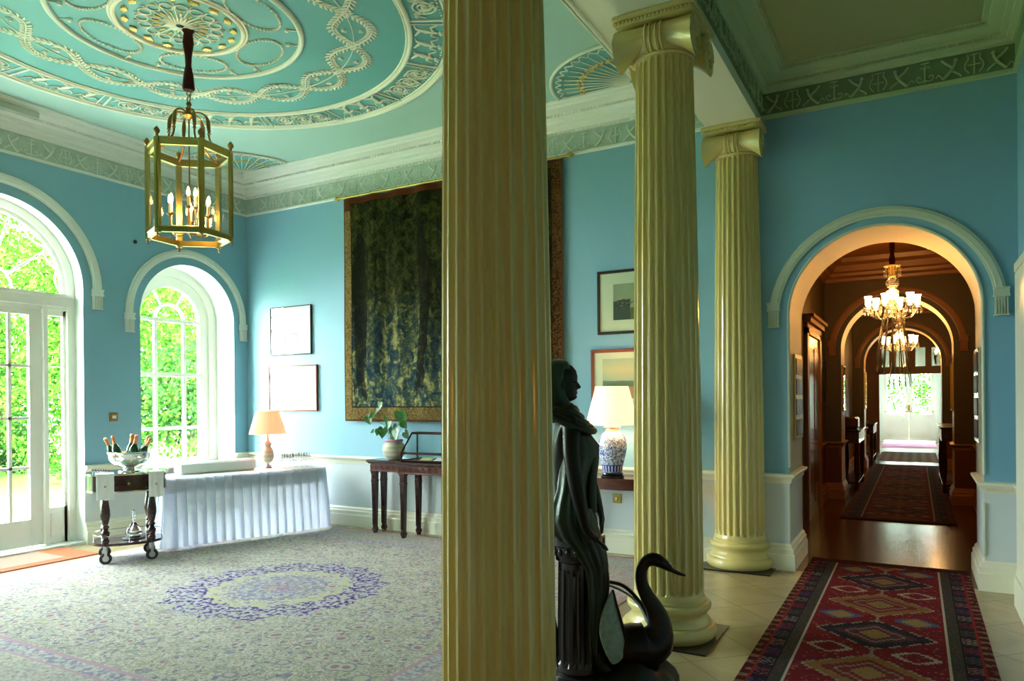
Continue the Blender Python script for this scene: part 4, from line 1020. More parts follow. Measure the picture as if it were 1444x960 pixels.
for i in range(7):
    loc = on_trolley(-.30+.022*i, -.02-.025*i, .868)
    if s0 is None: s0 = lathe_thing([('stem', [(.004, 0), (.005, .02)], m_silver, 8), ('cap', [(.010, .02), (.011, .03), (.006, .036), (0, .037)], m_rubber, 10)], 'bottle_stopper', 'little dark topped stopper in a row at the trolley top left', 'stopper', loc, 'stoppers on the trolley')
    else: dup(s0, loc)
lathe_thing([('base', [(.10, 0), (.105, .006), (.10, .012), (.06, .012), (.058, .03), (0, .03)], m_rubber, 24), ('flask', [(.05, .031), (.075, .05), (.07, .09), (.03, .14), (.014, .17), (.014, .20), (.022, .21), (0, .212)], m_clear, 24), ('stopper', [(.008, .213), (.02, .24), (.012, .27), (0, .29)], m_clear, 16)], 'decanter', 'clear glass decanter on the lower shelf of the trolley', 'decanter', on_trolley(.05, -.03, .20))

# ------------------------------------------------------------------ console table, plant, display case
def greek_key(b, x0, x1, y_, z_, h_, dx=0):
    n = max(1, int(abs(x1-x0)/(h_*1.25))); w_ = (x1-x0)/n; e = h_*.10
    for i in range(n):
        u_ = x0+i*w_; f = lambda a_, c_, g_, k_: b.box(u_+a_*w_, u_+c_*w_, y_-.006, y_, z_+g_*h_, z_+k_*h_)
        f(0, .12, 0, 1); f(0, .88, .88, 1); f(.76, .88, .2, 1); f(.3, .88, .2, .32); f(.3, .42, .2, .62); f(.3, .62, .5, .62); f(0, 1, 0, .1) if False else f(.88, 1, 0, .12)
C0 = (-4.68, TY, 0)
t = thing('console_table', 'dark mahogany breakfront console table with Greek key frieze under the tapestry', 'console table', C0)
b = MB(); z1 = .862
b.bbox(-.93, .93, -.34, -.05, z1-.028, z1, .006); b.bbox(-.42, .42, -.46, -.05, z1-.028, z1, .006); b.bbox(-.91, .91, -.325, -.06, z1-.045, z1-.028, .003); b.bbox(-.405, .405, -.445, -.06, z1-.045, z1-.028, .003); b.build('top', m_mahog, t, smooth=False)
b = MB(); b.box(-.89, .89, -.30, -.07, z1-.125, z1-.045); b.box(-.385, .385, -.42, -.07, z1-.125, z1-.045); b.bbox(-.90, .90, -.31, -.06, z1-.135, z1-.123, .002); b.bbox(-.395, .395, -.43, -.06, z1-.135, z1-.123, .002)
greek_key(b, -.89, -.385, -.30, z1-.118, .062); greek_key(b, .385, .89, -.30, z1-.118, .062); greek_key(b, -.385, .385, -.42, z1-.118, .062); b.build('frieze', m_mahog2, t, smooth=False)
def sq_leg(x_, y_):
    b = MB(); rings = []
    for z_, h_ in ((0, .016), (.03, .022), (.034, .026), (.065, .026), (.07, .020), (.60, .030), (.605, .033), (.62, .033), (.625, .030), (.70, .030), (.705, .035), (.727, .035)): rings.append([(x_-h_, y_-h_, z_), (x_+h_, y_-h_, z_), (x_+h_, y_+h_, z_), (x_-h_, y_+h_, z_)])
    b.loft(rings)
    for k in (-1, 0, 1): b.box(x_+k*.014-.003, x_+k*.014+.003, y_-.031, y_-.02, .1, .58); b.box(x_-.031, x_-.02, y_+k*.014-.003, y_+k*.014+.003, .1, .58)
    b.sphere((x_, y_-.030, .662), .014, 6); b.build('leg', m_mahog, t, smooth=False)
for s in (-1, 1): sq_leg(s*.855, -.265); sq_leg(s*.855, -.105); sq_leg(s*.345, -.385); sq_leg(s*.345, -.105)
# plant
pc = (-5.30, TY-.20, .862)
t = lathe_thing([('pot', [(.06, 0), (.085, .01), (.125, .07), (.135, .12), (.125, .17), (.095, .20), (.09, .205), (.10, .215)], m_pot, 32), ('pot_rim', [(.10, .212), (.108, .225), (.10, .24), (.09, .235), (.088, .215)], m_potrim, 32), ('soil', [(.088, .222), (0, .228)], m_soil, 20)], 'potted_plant', 'potted plant with heart shaped dark leaves in a cream pot on the console table', 'plant', pc)
def heart(b, c_, s, yaw, pit, rol):
    T = Matrix.Translation(c_) @ Matrix.Rotation(yaw, 4, 'Z') @ Matrix.Rotation(pit, 4, 'X') @ Matrix.Rotation(rol, 4, 'Y')
    pts = [(0, -1.0), (.35, -.55), (.62, -.05), (.60, .35), (.35, .58), (.10, .45), (0, .28)]
    full_ = pts+[(-x_, z_) for x_, z_ in pts[-2:0:-1]]
    v = [(0, .10, -.1)]+[(x_, -.12*abs(x_)*2+.08-.1*z_*z_, z_) for x_, z_ in full_]; n = len(full_)
    b.add([(p[0]*s, p[1]*s, p[2]*s) for p in v], [(0, 1+i, 1+(i+1) % n) for i in range(n)], 0, T)
LV = [(-.14, .46, .065, .2), (-.31, .27, .085, -.5), (-.24, .32, .06, .6), (-.20, .38, .05, .3), (-.11, .11, .10, 0), (-.17, .10, .06, .4), (.17, .31, .135, -.2), (.26, .20, .07, -.7), (.13, .10, .10, -.3), (.22, .07, .085, -.8), (-.04, .20, .07, .2), (.04, .21, .06, -.1), (.07, .17, .055, .5), (-.29, .10, .04, 1.), (0, .12, .07, 0), (-.07, .27, .05, .1)]
for dx, dz, s, ro_ in LV:
    tip = Vector((dx*.9, -.05+random.uniform(-.08, .04), .24+dz*.88))
    st = MB(); st.tube(bez([(dx*.1, 0, .22), (dx*.45, -.01, .24+dz*.6), tuple(tip)], 5), .0035, 5); so = st.build('stem', m_stem, t)
    lb = MB(); heart(lb, tip, s, random.uniform(-.3, .6), random.uniform(-.5, .3), ro_); lb.build('leaf', m_leaf, so, smooth=True, ang=70)
# display case
t = thing('display_case', 'dark wood display case with sloping glass top on the console table', 'display case', (-4.665, TY, .862))
b = MB(); w_ = .375; P0 = [(-.40, .0), (-.40, .085), (-.20, .30), (-.10, .30), (-.10, 0)]
for s in (-1, 1):
    pl_ = [(s*w_, y_, z_+.012) for y_, z_ in P0]
    for i in range(5): b.tube([pl_[i], pl_[(i+1) % 5]], .013, 4)
for y_, z_ in P0: b.tube([(-w_, y_, z_+.012), (w_, y_, z_+.012)], .013, 4)
b.box(-w_, w_, -.40, -.10, 0, .014); b.build('case_frame', m_mahog, t, smooth=False)
b = MB(); 
for a_, c_ in ((0, 1), (1, 2), (2, 3)): (ya, za), (yb, zb_) = P0[a_], P0[c_]; b.add([(-w_, ya, za+.012), (w_, ya, za+.012), (w_, yb, zb_+.012), (-w_, yb, zb_+.012)], [(0, 1, 2, 3)])
for s in (-1, 1): b.add([(s*w_, y_, z_+.012) for y_, z_ in P0], [(0, 1, 2, 3, 4)])
b.build('case_glass', m_glass, t, smooth=False)
for x_, w2, cl, lab in ((-.12, .16, (.45, .55, .25), 'green card lying in the display case'), (.10, .20, (.85, .88, .85), 'white sheet of paper lying in the display case')):
    o = MB().box(-w2/2, w2/2, -.10, .06, 0, .003).build('card', M('card '+lab[:5], cl, .8), smooth=False, loc=(-4.68+x_, TY-.26, .882)); o.rotation_euler.x = radians(18); tag(o, lab, 'card')

# ------------------------------------------------------------------ bow fronted side table and blue and white lamp
t = thing('side_table', 'bow fronted red mahogany side table carrying the blue and white lamp', 'side table', (-2.53, TY, 0))
def bow(rx, ry, y0=-.05): return [(-rx, y0)]+[(-rx*cos(pi*i/24)*1., y0-.10-ry*sin(pi*i/24)) for i in range(25)]+[(rx, y0)]
b = MB(); b.prism(bow(.56, .36), .775, .80); b.build('top', m_mahog2, t, ang=40)
b = MB(); b.prism(bow(.53, .33), .69, .776); b.build('apron', m_mahog2, t, ang=40)
for x_, y_ in ((-.49, -.16), (.49, -.16), (-.49, -.08), (.49, -.08)): b = MB(); b.loft([[(x_-h_, y_-h_, z_), (x_+h_, y_-h_, z_), (x_+h_, y_+h_, z_), (x_-h_, y_+h_, z_)] for z_, h_ in ((0, .013), (.69, .024))]); b.build('leg', m_mahog2, t, smooth=False)
q = Mat('blue and white porcelain', rough=.12, coat=.5); x, y, z = q.co(); a_ = y.atan2(x)
pat = q.vor(34, feature='F1').ramp(.1, .5); pn = q.noise(26, 3, dist=2.2)
c = q.mix((pn-.5).abs().lt(.055), (.80, .84, .80), (.05, .10, .42)); c = q.mix(q.vor(18).lt(.20)*.85, c, (.04, .08, .40)); c = q.mix(q.noise(5, 2).gt(.56)*.45, c, (.10, .20, .55))
pet = ((a_*3.2).frac()-.5).abs().lt(.33); c = q.mix(z.band(.06, .115), c, q.mix(pet, (.8, .84, .8), (.03, .06, .36)))
c = q.mix(z.gt(.44), c, (.55, .42, .30)); c = q.mix(z.band(.115, .125)+z.band(.40, .408), c, (.05, .09, .38)); q.color(c); m_porc = q.m
lp = lathe_thing([('plinth', [(.10, 0), (.112, .008), (.112, .018), (.095, .024), (.105, .034), (.10, .048), (0, .048)], m_ebony, 32),
   ('vase', [(.085, .048), (.092, .055), (.10, .10), (.125, .20), (.140, .29), (.138, .34), (.115, .40), (.075, .43), (.062, .445), (.062, .465), (.082, .475), (.082, .482), (0, .485)], m_porc, 48), ('stem', [(.012, .484), (.010, .56)], m_brass, 12)],
   'table_lamp', 'lit blue and white porcelain vase lamp with cream pleated shade on the mahogany side table', 'lamp', (-2.53, 6.46, .80))
rings = []
for r_, z_ in ((.155, .865), (.25, .50)): rings.append([(r_*(1+.008*(k % 2))*cos(2*pi*k/96), r_*(1+.008*(k % 2))*sin(2*pi*k/96), z_) for k in range(96)])
b = MB(); b.loft(rings, cap=False); b.loft([[(p[0]*.985, p[1]*.985, p[2]) for p in r_] for r_ in rings], cap=False)
b.build('lamp_shade', shade_mat('cream pleated shade', (.92, .80, .62), .75, (1, .66, .36)), lp)
MB().lathe([(.01, .56), (.02, .58), (.03, .63), (.02, .67), (0, .68)], 12).build('bulb', m_bulb, lp)
l = light('lamp_light', 'POINT', (0, 0, .64), 12, (1, .66, .36), .06); l.parent = lp
# fittings
t = thing('wall_socket', 'brass wall socket low on the white dado under the side table', 'socket', (-2.63, TY, .50)); MB().bbox(-.045, .045, -.012, 0, 0, .09, .003).build('plate', m_brass, t, smooth=False); MB().box(-.012, .012, -.03, -.011, .03, .06).build('plug', m_candle, t, smooth=False)
t = thing('light_switch', 'square brass light switch plate on the blue wall between door and window', 'light switch', (WX, 4.946, 1.34)); MB().bbox(0, .010, -.05, .05, 0, .095, .003).build('plate', m_brassd, t, smooth=False); MB().box(.009, .018, -.022, .022, .03, .065).build('rocker', m_white, t, smooth=False)
o = MB().sphere((0, 0, 0), .022, 8).build('wall_fitting', m_rubber, loc=(WX+.01, 5.222, 3.433)); tag(o, 'small black round fitting on the blue wall above the windows', 'wall fitting')
o = MB().bbox(-.03, .03, -.22, .22, -.035, .035, .008).build('alarm_box', M('grey plastic', (.42, .46, .38), .5), smooth=False, loc=(-7.70, 3.80, 4.44)); tag(o, 'long grey box fixed to the cornice at the upper left', 'alarm box')

# ------------------------------------------------------------------ bronze sculptures (local x = camera right, y = away)
SZ = -YAW; SO = (-1.60, 3.495, 0)
def skin(name, verts, edges, radii, mat, parent, sub=2, root=0):
    me = bpy.data.meshes.new(name); me.from_pydata(verts, edges, []); o = bpy.data.objects.new(name, me); COL.objects.link(o)
    md = o.modifiers.new('skin', 'SKIN'); md.use_smooth_shade = True
    for i, r_ in enumerate(radii): me.skin_vertices[0].data[i].radius = r_ if isinstance(r_, tuple) else (r_, r_)
    me.skin_vertices[0].data[root].use_root = True
    s = o.modifiers.new('sub', 'SUBSURF'); s.levels = sub; s.render_levels = sub
    me.materials.append(mat); o.parent = parent; return o
def add_skin(name): pass
def ell(b, c_, rx, ry, rz_, n=14, T=None):
    b.lathe([(sin(pi*i/n), -cos(pi*i/n)*rz_) for i in range(n+1)], n*2, c_, sx=rx, sy=ry, T=T)
ped = thing('fluted_pedestal', 'black fluted stone pedestal on which the bronze woman sits', 'pedestal', (SO[0]+cos(SZ)*.03, SO[1]+sin(SZ)*.03, 0), SZ)
MB().lathe([(.155, 0), (.165, .02), (.165, .05), (.150, .065), (.135, .075), (.140, .09), (.140, .105), (.122, .12)], 40).build('base', m_ebony, ped, ang=50)
nf = 12; rings = []
for z_ in [.12, .15, .17, .19, .4, .62, .64, .66, .69]:
    r0 = .115-.010*(z_-.12)/.57; ring_ = []
    for k in range(nf*10):
        u_ = (k % 10)/10; dpt = 0
        if u_ > .35 and .16 < z_ < .65: s_ = ((u_-.35)/.65)*2-1; dpt = .014*sqrt(max(0, 1-s_*s_))
        ring_.append(((r0-dpt)*cos(2*pi*k/(nf*10)), (r0-dpt)*sin(2*pi*k/(nf*10)), z_))
    rings.append(ring_)
b = MB(); b.loft(rings); b.build('shaft', m_ebony, ped, ang=30)
b = MB(); b.lathe([(.105, .69), (.118, .70), (.118, .715), (.128, .73), (.130, .775), (.145, .785), (.145, .825), (.135, .83), (0, .83)], 40)
for k in range(18): a_ = 2*pi*k/18; b.sphere((.128*cos(a_), .128*sin(a_), .752), .014, 5, sz=1.5)
b.build('capital', m_ebony, ped, ang=50)

st = thing('woman_statue', 'dark bronze statue of a hooded woman in profile, seated on the pedestal by a column', 'statue', SO, SZ)
V, E_, R_ = [], [], []
def bone(parent, p, r_): V.append(p); R_.append(r_); i = len(V)-1; (E_.append((parent, i)) if parent is not None else None); return i
pel = bone(None, (-.045, 0, .93), (.13, .15)); wst = bone(pel, (-.015, 0, 1.08), (.095, .12)); rib = bone(wst, (.015, 0, 1.22), (.11, .14)); chs = bone(rib, (.005, 0, 1.36), (.10, .15)); nk = bone(chs, (-.025, 0, 1.47), .052); nk2 = bone(nk, (-.02, 0, 1.54), .050)
for s in (-1, 1):
    sh_ = bone(chs, (-.01 if s < 0 else .04, s*.16, 1.425), .052)
    if s < 0: el = bone(sh_, (-.02, -.215, 1.27), .045); el = bone(el, (.0, -.235, 1.13), .040); wr = bone(el, (.03, -.225, .985), .034); wr = bone(wr, (.055, -.20, .885), .024)
    else: el = bone(sh_, (.075, .20, 1.27), .045); el = bone(el, (.11, .215, 1.13), .040); wr = bone(el, (.145, .205, 1.02), .034); wr = bone(wr, (.172, .20, .92), .024)
    # hand: palm then five fingers
    if s < 0:
        pm = bone(wr, (.082, -.19, .853), (.016, .030)); dirv = Vector((.050, .006, -.030)); side = Vector((0, 1, 0)); dr = Vector((.010, 0, -.028))
    else:
        pm = bone(wr, (.180, .195, .872), (.016, .030)); dirv = Vector((.004, 0, -.045)); side = Vector((.35, 1, 0)).normalized(); dr = Vector((-.010, 0, -.030))
    pp = Vector(V[pm])
    for j, (k_, ln) in enumerate(((-1.5, .85), (-.5, 1.), (.5, .95), (1.5, .75))):
        f1_ = pp+side*(.014*k_)+dirv*.75*ln; f2_ = f1_+dirv*.5*ln+dr*.3; f3_ = f2_+dirv*.2*ln+dr*.7*ln
        a_ = bone(pm, tuple(f1_), .0085); a_ = bone(a_, tuple(f2_), .008); bone(a_, tuple(f3_), .0065)
    th = pp+side*(-.030)+dirv*.1; a_ = bone(pm, tuple(th), .010); bone(a_, tuple(th+side*(-.008)+dirv*.55), .008)
    hp = bone(pel, (-.01, s*.075, .87), .105); kn0 = bone(hp, (.075, s*.07, .76), .085); kn = bone(kn0, (.135, s*.055, .62), .062); cf = bone(kn, (.13, s*.05, .45), .055); an = bone(cf, (.115, s*.045, .19), .034); hl = bone(an, (.10, s*.045, .135), .032); ft = bone(an, (.17, s*.05, .125), .030); bone(ft, (.235, s*.055, .105), .020)
body = skin('body', V, E_, R_, m_bronze, st, 2)
# head with a face in profile: stacked cross-sections, facing +x
def lerp_prof(z_, P_):
    for (za, va), (zb_, vb) in zip(P_, P_[1:]):
        if z_ <= zb_: k_ = (z_-za)/(zb_-za); return va+(vb-va)*k_
    return P_[-1][1]
front = [(1.535, -.005), (1.545, .018), (1.553, .030), (1.562, .033), (1.570, .028), (1.577, .034), (1.583, .036), (1.587, .031), (1.592, .035), (1.598, .032), (1.602, .042), (1.608, .052), (1.615, .052), (1.63, .043), (1.642, .034), (1.650, .035), (1.67, .036), (1.70, .028), (1.725, .008), (1.742, -.03), (1.752, -.07)]
back = [(1.535, -.06), (1.56, -.10), (1.60, -.135), (1.65, -.155), (1.70, -.145), (1.73, -.12), (1.752, -.08)]
wid = [(1.535, .030), (1.56, .045), (1.60, .060), (1.65, .070), (1.70, .066), (1.73, .045), (1.752, .006)]
rings = []; zs_ = [p[0] for p in front]
for z_ in zs_:
    f_, k_, w_ = lerp_prof(z_, front), lerp_prof(z_, back), lerp_prof(z_, wid); fs = min(f_, lerp_prof(z_, [(1.535, -.005), (1.56, .022), (1.60, .028), (1.65, .028), (1.70, .022), (1.752, -.07)])); c_ = (fs+k_)/2; hr = (fs-k_)/2; ring_ = []
    for i in range(40):
        a_ = 2*pi*i/40; x_ = c_+hr*cos(a_); y_ = w_*sin(a_)
        ridge = max(0, 1-(abs(y_)/.016)**2) if cos(a_) > 0 else 0; x_ += (f_-fs)*ridge; ring_.append((x_, y_, z_))
    rings.append(ring_)
b = MB(); b.loft(rings)
for s in (-1, 1): ell(b, (.020, s*.028, 1.638), .010, .013, .007, 8); ell(b, (-.052, s*.068, 1.625), .014, .008, .028, 8)
hd = b.build('head', m_bronze, st, ang=70)
# hood, a shell behind the face that falls to the shoulders
rings = []
for z_, f_, k_, w_ in ((1.43, .02, -.15, .15), (1.47, .02, -.165, .13), (1.52, .0, -.165, .10), (1.57, -.02, -.168, .088), (1.62, -.018, -.178, .088), (1.67, -.012, -.182, .086), (1.71, -.005, -.165, .078), (1.74, -.01, -.14, .058), (1.757, -.03, -.11, .03), (1.762, -.06, -.08, .006)):
    rings.append([((f_+k_)/2+(f_-k_)/2*cos(a_)*(1+.03*sin(9*a_)), w_*sin(a_)*(1+.05*sin(11*a_+z_*30)), z_) for a_ in [2*pi*i/48 for i in range(48)]])
b = MB(); b.loft(rings); b.build('hood', m_bronzeg, st, ang=70)
# scarf round the neck
b = MB()
for k in range(5):
    R2 = .070+.022*k; zc = 1.50-.016*k
    b.tube([(-.045+R2*(1.05+.06*sin(3*a_+k))*cos(a_), R2*1.35*sin(a_), zc-(.012+.012*k)*cos(a_)-.012*sin(a_*2+k)) for a_ in [2*pi*i/40 for i in range(40)]], .017, 8, closed=True)
b.tube(bez([(.03, -.06, 1.45), (.07, -.08, 1.36), (.105, -.07, 1.24), (.10, -.07, 1.10), (.10, -.08, .98)], 5), [.016]*10+[.024]*11, 8)
b.tube(bez([(.03, .02, 1.45), (.085, .0, 1.36), (.125, .0, 1.26), (.11, -.02, 1.12), (.11, -.02, .95)], 5), [.016]*10+[.022]*11, 8)
b.build('scarf', m_bronzeg, st, ang=70)
# sleeveless dress with folds: torso, seat and hanging skirt
rings = []
for z_, xf, xk, w_ in ((.22, .155, .06, .09), (.30, .16, .05, .105), (.45, .175, .05, .12), (.58, .185, .04, .13), (.67, .188, .02, .14), (.76, .175, -.05, .155), (.845, .145, -.125, .165), (.92, .12, -.155, .168), (1.0, .095, -.13, .155), (1.08, .085, -.10, .135), (1.16, .10, -.09, .135), (1.25, .125, -.085, .145), (1.305, .128, -.085, .15), (1.36, .105, -.09, .155), (1.42, .07, -.085, .135), (1.45, .03, -.07, .09)):
    ring_ = []
    for i in range(96):
        a_ = 2*pi*i/96; f_ = 1+.035*sin(14*a_+sin(z_*5)*1.5)*(1 if z_ < 1.1 else .5)
        c_, h_ = (xf+xk)/2, (xf-xk)/2; x_ = c_+h_*cos(a_)*f_; y_ = w_*sin(a_)*f_
        if 1.2 < z_ < 1.35 and cos(a_) > .2: x_ += .02*max(0, 1-((abs(y_)-.06)/.05)**2)
        ring_.append((x_, y_, z_))
    rings.append(ring_)
b = MB(); b.loft(rings); b.build('dress', m_bronzeg, st, ang=70)
# cloth falling behind the pedestal
b = MB(); rows = []
for j in range(12):
    z_ = .90-.80*j/11; rows.append([(-.10-.03*sin(j*.4)+.02*sin(i*1.1), -.02+.018*i, z_) for i in range(14)])
b.loft(rows, closed=False); b.loft([[(p[0]-.012, p[1], p[2]) for p in r_] for r_ in rows], closed=False); b.build('falling_drapery', m_bronzeg, st, ang=70)
MB().bbox(.03, .30, -.13, .13, 0, .10, .02).build('foot_block', m_bronze, st)

# swan, local frame shares the statue's axes
sw = thing('swan_statue', 'dark bronze swan with raised verdigris wings standing before the middle column', 'statue', (SO[0]+cos(SZ)*.33, SO[1]+sin(SZ)*.33, 0), SZ)
def loftpath(b, P_, n=20):
    rings = []; c_ = [Vector(p[0]) for p in P_]
    for i, (p, ry, rz_) in enumerate(P_):
        t_ = (c_[min(i+1, len(c_)-1)]-c_[max(i-1, 0)]).normalized(); up = Vector((-t_.z, 0, t_.x)); p = Vector(p)
        rings.append([tuple(p+up*(rz_*cos(2*pi*k/n))+Vector((0, 1, 0))*(ry*sin(2*pi*k/n))) for k in range(n)])
    b.loft(rings)
b = MB()
# body to neck to head and bill as one surface  (x offsets from lateral .33)
S_ = [((-.26, 0, .33), .01, .01), ((-.22, 0, .31), .05, .035), ((-.14, 0, .27), .10, .08), ((-.04, 0, .24), .125, .115), ((.05, 0, .235), .12, .12), ((.105, 0, .26), .095, .105), ((.130, 0, .34), .058, .066), ((.105, 0, .43), .042, .048), ((.062, 0, .505), .033, .038), ((.038, 0, .57), .028, .032), ((.036, 0, .63), .027, .030), ((.055, 0, .675), .027, .031), ((.095, 0, .694), .032, .036), ((.135, 0, .682), .032, .034), ((.17, 0, .658), .024, .025), ((.20, 0, .635), .017, .013), ((.235, 0, .618), .015, .010), ((.268, 0, .607), .010, .006)]
P2 = []
for i in range(len(S_)-1):
    (pa, ya, za), (pb, yb, zb_) = S_[i], S_[i+1]; pm_, pn_ = S_[max(0, i-1)], S_[min(len(S_)-1, i+2)]
    for k in range(3):
        t_ = k/3; f = lambda A_, B_, C_, D_: .5*(2*B_+(C_-A_)*t_+(2*A_-5*B_+4*C_-D_)*t_*t_+(3*B_-A_-3*C_+D_)*t_**3)
        P2.append((tuple(f(Vector(pm_[0]), Vector(pa), Vector(pb), Vector(pn_[0]))), ya+(yb-ya)*t_, za+(zb_-za)*t_))
P2.append(S_[-1]); loftpath(b, P2); b.build('body', m_bronze, sw, ang=60)
for s in (-1, 1):
    bw = MB()
    if s < 0: rows = [[(-.075, -.10, .20), (-.06, -.10, .27), (-.075, -.10, .34), (-.095, -.095, .42), (-.115, -.09, .49), (-.130, -.085, .555)], [(-.13, -.14, .18), (-.145, -.145, .26), (-.155, -.14, .34), (-.16, -.13, .42), (-.155, -.11, .50), (-.133, -.09, .557)], [(-.15, -.14, .19), (-.19, -.14, .27), (-.215, -.135, .35), (-.20, -.125, .43), (-.17, -.11, .50), (-.136, -.09, .559)]]
    else: rows = [[(.10, .08, .32), (.085, .10, .37), (.055, .11, .42), (.01, .12, .465), (-.05, .12, .50), (-.15, .12, .545)], [(.085, .13, .30), (.07, .15, .36), (.04, .16, .41), (0, .16, .455), (-.06, .155, .495), (-.13, .14, .52)], [(.02, .15, .28), (.0, .17, .33), (-.02, .175, .38), (-.06, .17, .43), (-.10, .16, .475), (-.14, .145, .515)]]
    if s < 0:
        bw.loft(rows, closed=False)
        mw = m_wing
    else:
        bw.loft([rows[0], rows[1]], closed=False); mw = m_wing
    o = bw.build('wing', mw, sw, ang=60); so = o.modifiers.new('thick', 'SOLIDIFY'); so.thickness = .012; so.offset = 0; sb_ = o.modifiers.new('sub', 'SUBSURF'); sb_.levels = 2; sb_.render_levels = 2
b = MB(); b.tube(bez([(-.130, -.088, .558), (-.10, -.10, .44), (-.07, -.105, .33), (-.06, -.11, .24)], 5), .007, 6); b.tube(bez([(-.16, .12, .552), (-.04, .13, .52), (.05, .12, .43), (.10, .09, .33)], 6), .010, 6); b.build('wing_edge', m_bronze, sw)
b = MB(); rings = []
for z_, k_ in ((0, 1.), (.06, .98), (.10, .90), (.14, .72), (.17, .5)):
    rings.append([((.245*k_*(1+.06*sin(5*a_+z_*9)+.04*sin(9*a_)))*cos(a_)-.02, (.19*k_*(1+.07*sin(4*a_+2)))*sin(a_), z_*(1+.15*sin(3*a_))) for a_ in [2*pi*i/40 for i in range(40)]])
b.loft(rings); b.build('rocky_base', m_bronze, sw, ang=30)

# ------------------------------------------------------------------ right hand wall casing
b = MB(); b.box(.635, .70, 5.1, 6.42, 0, 2.44); b.box(.625, .70, 5.15, 6.36, 2.44, 2.50); b.box(.62, .70, 5.1, 6.44, 0, .22)
struct(b.build('trim_23', m_trim, smooth=False))

# ------------------------------------------------------------------ corridor furnishings
t = struct(bpy.data.objects.new('door_3', None)); COL.objects.link(t)
b = MB(); y0, y1 = 9.72, 10.98
b.box(CL, CL+.05, y0-.12, y0+.04, 0, 2.42).box(CL, CL+.05, y1-.04, y1+.12, 0, 2.42).box(CL, CL+.05, y0-.12, y1+.12, 2.34, 2.48).box(CL, CL+.09, y0-.15, y1+.15, 2.48, 2.54).box(CL, CL+.13, y0-.18, y1+.18, 2.54, 2.58); b.build('door_casing', m_ctrim, t, smooth=False)
b = MB(); b.box(CL-.005, CL+.025, y0+.04, y1-.04, 0, 2.34)
for za, zb_ in ((.15, .85), (1.0, 2.2)):
    for ya, yb in ((y0+.12, y0+.58), (y0+.68, y1-.12)): b.bbox(CL+.02, CL+.035, ya, yb, za, zb_, .006)
b.build('door_leaf', m_mahog2, t, smooth=False)
def stack_frame(label, x_, y_, z_, rz, mat=m_gilt):
    t = thing('picture_frame', label, 'picture', (x_, y_, z_), rz); b = MB(); b.bbox(-.24, .24, -.02, 0, 0, .80, .006); b.build('frame', mat, t, smooth=False)
    for k in range(4): MB().bbox(-.19, .19, -.026, -.019, .04+.19*k, .19+.19*k, .003).build('picture_panel', m_dark, t, smooth=False)
stack_frame('narrow gilt frame of four small dark pictures on the left side of the near arch', AX-AR, 7.34, 1.15, pi/2)
stack_frame('narrow frame of four small dark pictures on the right side of the near arch', AX+AR, 7.34, 1.15, -pi/2, m_silver)
picture('framed_picture', 'dark framed picture on the corridor wall beyond the left doorway', 'picture', (CL, 11.50, 1.76), .72, .66, pi/2, m_dark, .05, m_mahog, 0, 0, m_mahog)
m_mirror = M('mirror silvering', (.9, .95, .92), .03, 1.)
picture('wall_mirror', 'narrow mirror on the left side of the second arch', 'mirror', (AX-AR, 12.30, 1.68), .42, .70, pi/2, m_gilt, .02, m_mirror, 0, 0, m_mirror)
picture('wall_mirror', 'narrow mirror on the right side of the second arch', 'mirror', (AX+AR, 12.30, 1.68), .42, .70, -pi/2, m_gilt, .02, m_mirror, 0, 0, m_mirror)
picture('wall_mirror', 'narrow mirror on the left side of the third arch', 'mirror', (AX-AR, 17.80, 1.68), .42, .80, pi/2, m_gilt, .02, m_mirror, 0, 0, m_mirror)
def hall_table(label, x0, x1, y0, y1, h_):
    t = thing('sideboard', label, 'sideboard', ((x0+x1)/2, (y0+y1)/2, 0)); a_, c_ = (x1-x0)/2, (y1-y0)/2
    MB().bbox(-a_, a_, -c_, c_, h_-.03, h_, .008).build('top', m_ebony, t); MB().bbox(-a_+.02, a_-.02, -c_+.02, c_-.02, h_-.22, h_-.03, .004).build('case', m_mahog, t, smooth=False)
    for s in (-1, 1):
        for u_ in (-1, 1): MB().lathe([(.02, 0), (.03, .06), (.018, .12), (.035, .3), (.04, .45), (.025, h_-.3), (.035, h_-.22)], 12, (s*(a_-.06), u_*(c_-.06), 0)).build('leg', m_mahog, t)
    MB().bbox(-a_+.03, a_-.03, -c_+.03, c_-.03, .12, .15, .004).build('shelf', m_mahog, t, smooth=False)
    return t
hall_table('dark sideboard against the left corridor wall beyond the second arch', -1.17, -.80, 13.0, 14.5, 1.0)
hall_table('dark sideboard against the right corridor wall beyond the second arch', .32, .67, 13.2, 15.2, 1.05)
hall_table('low dark table against the left wall beyond the third arch', -1.17, -.85, 18.6, 20.2, .9)
o = MB().bbox(-.13, .13, -.22, .22, 0, .20, .03).build('chest', m_mahog2, loc=(-1.0, 13.8, 1.0)); tag(o, 'small red brown chest on the left corridor sideboard', 'chest')
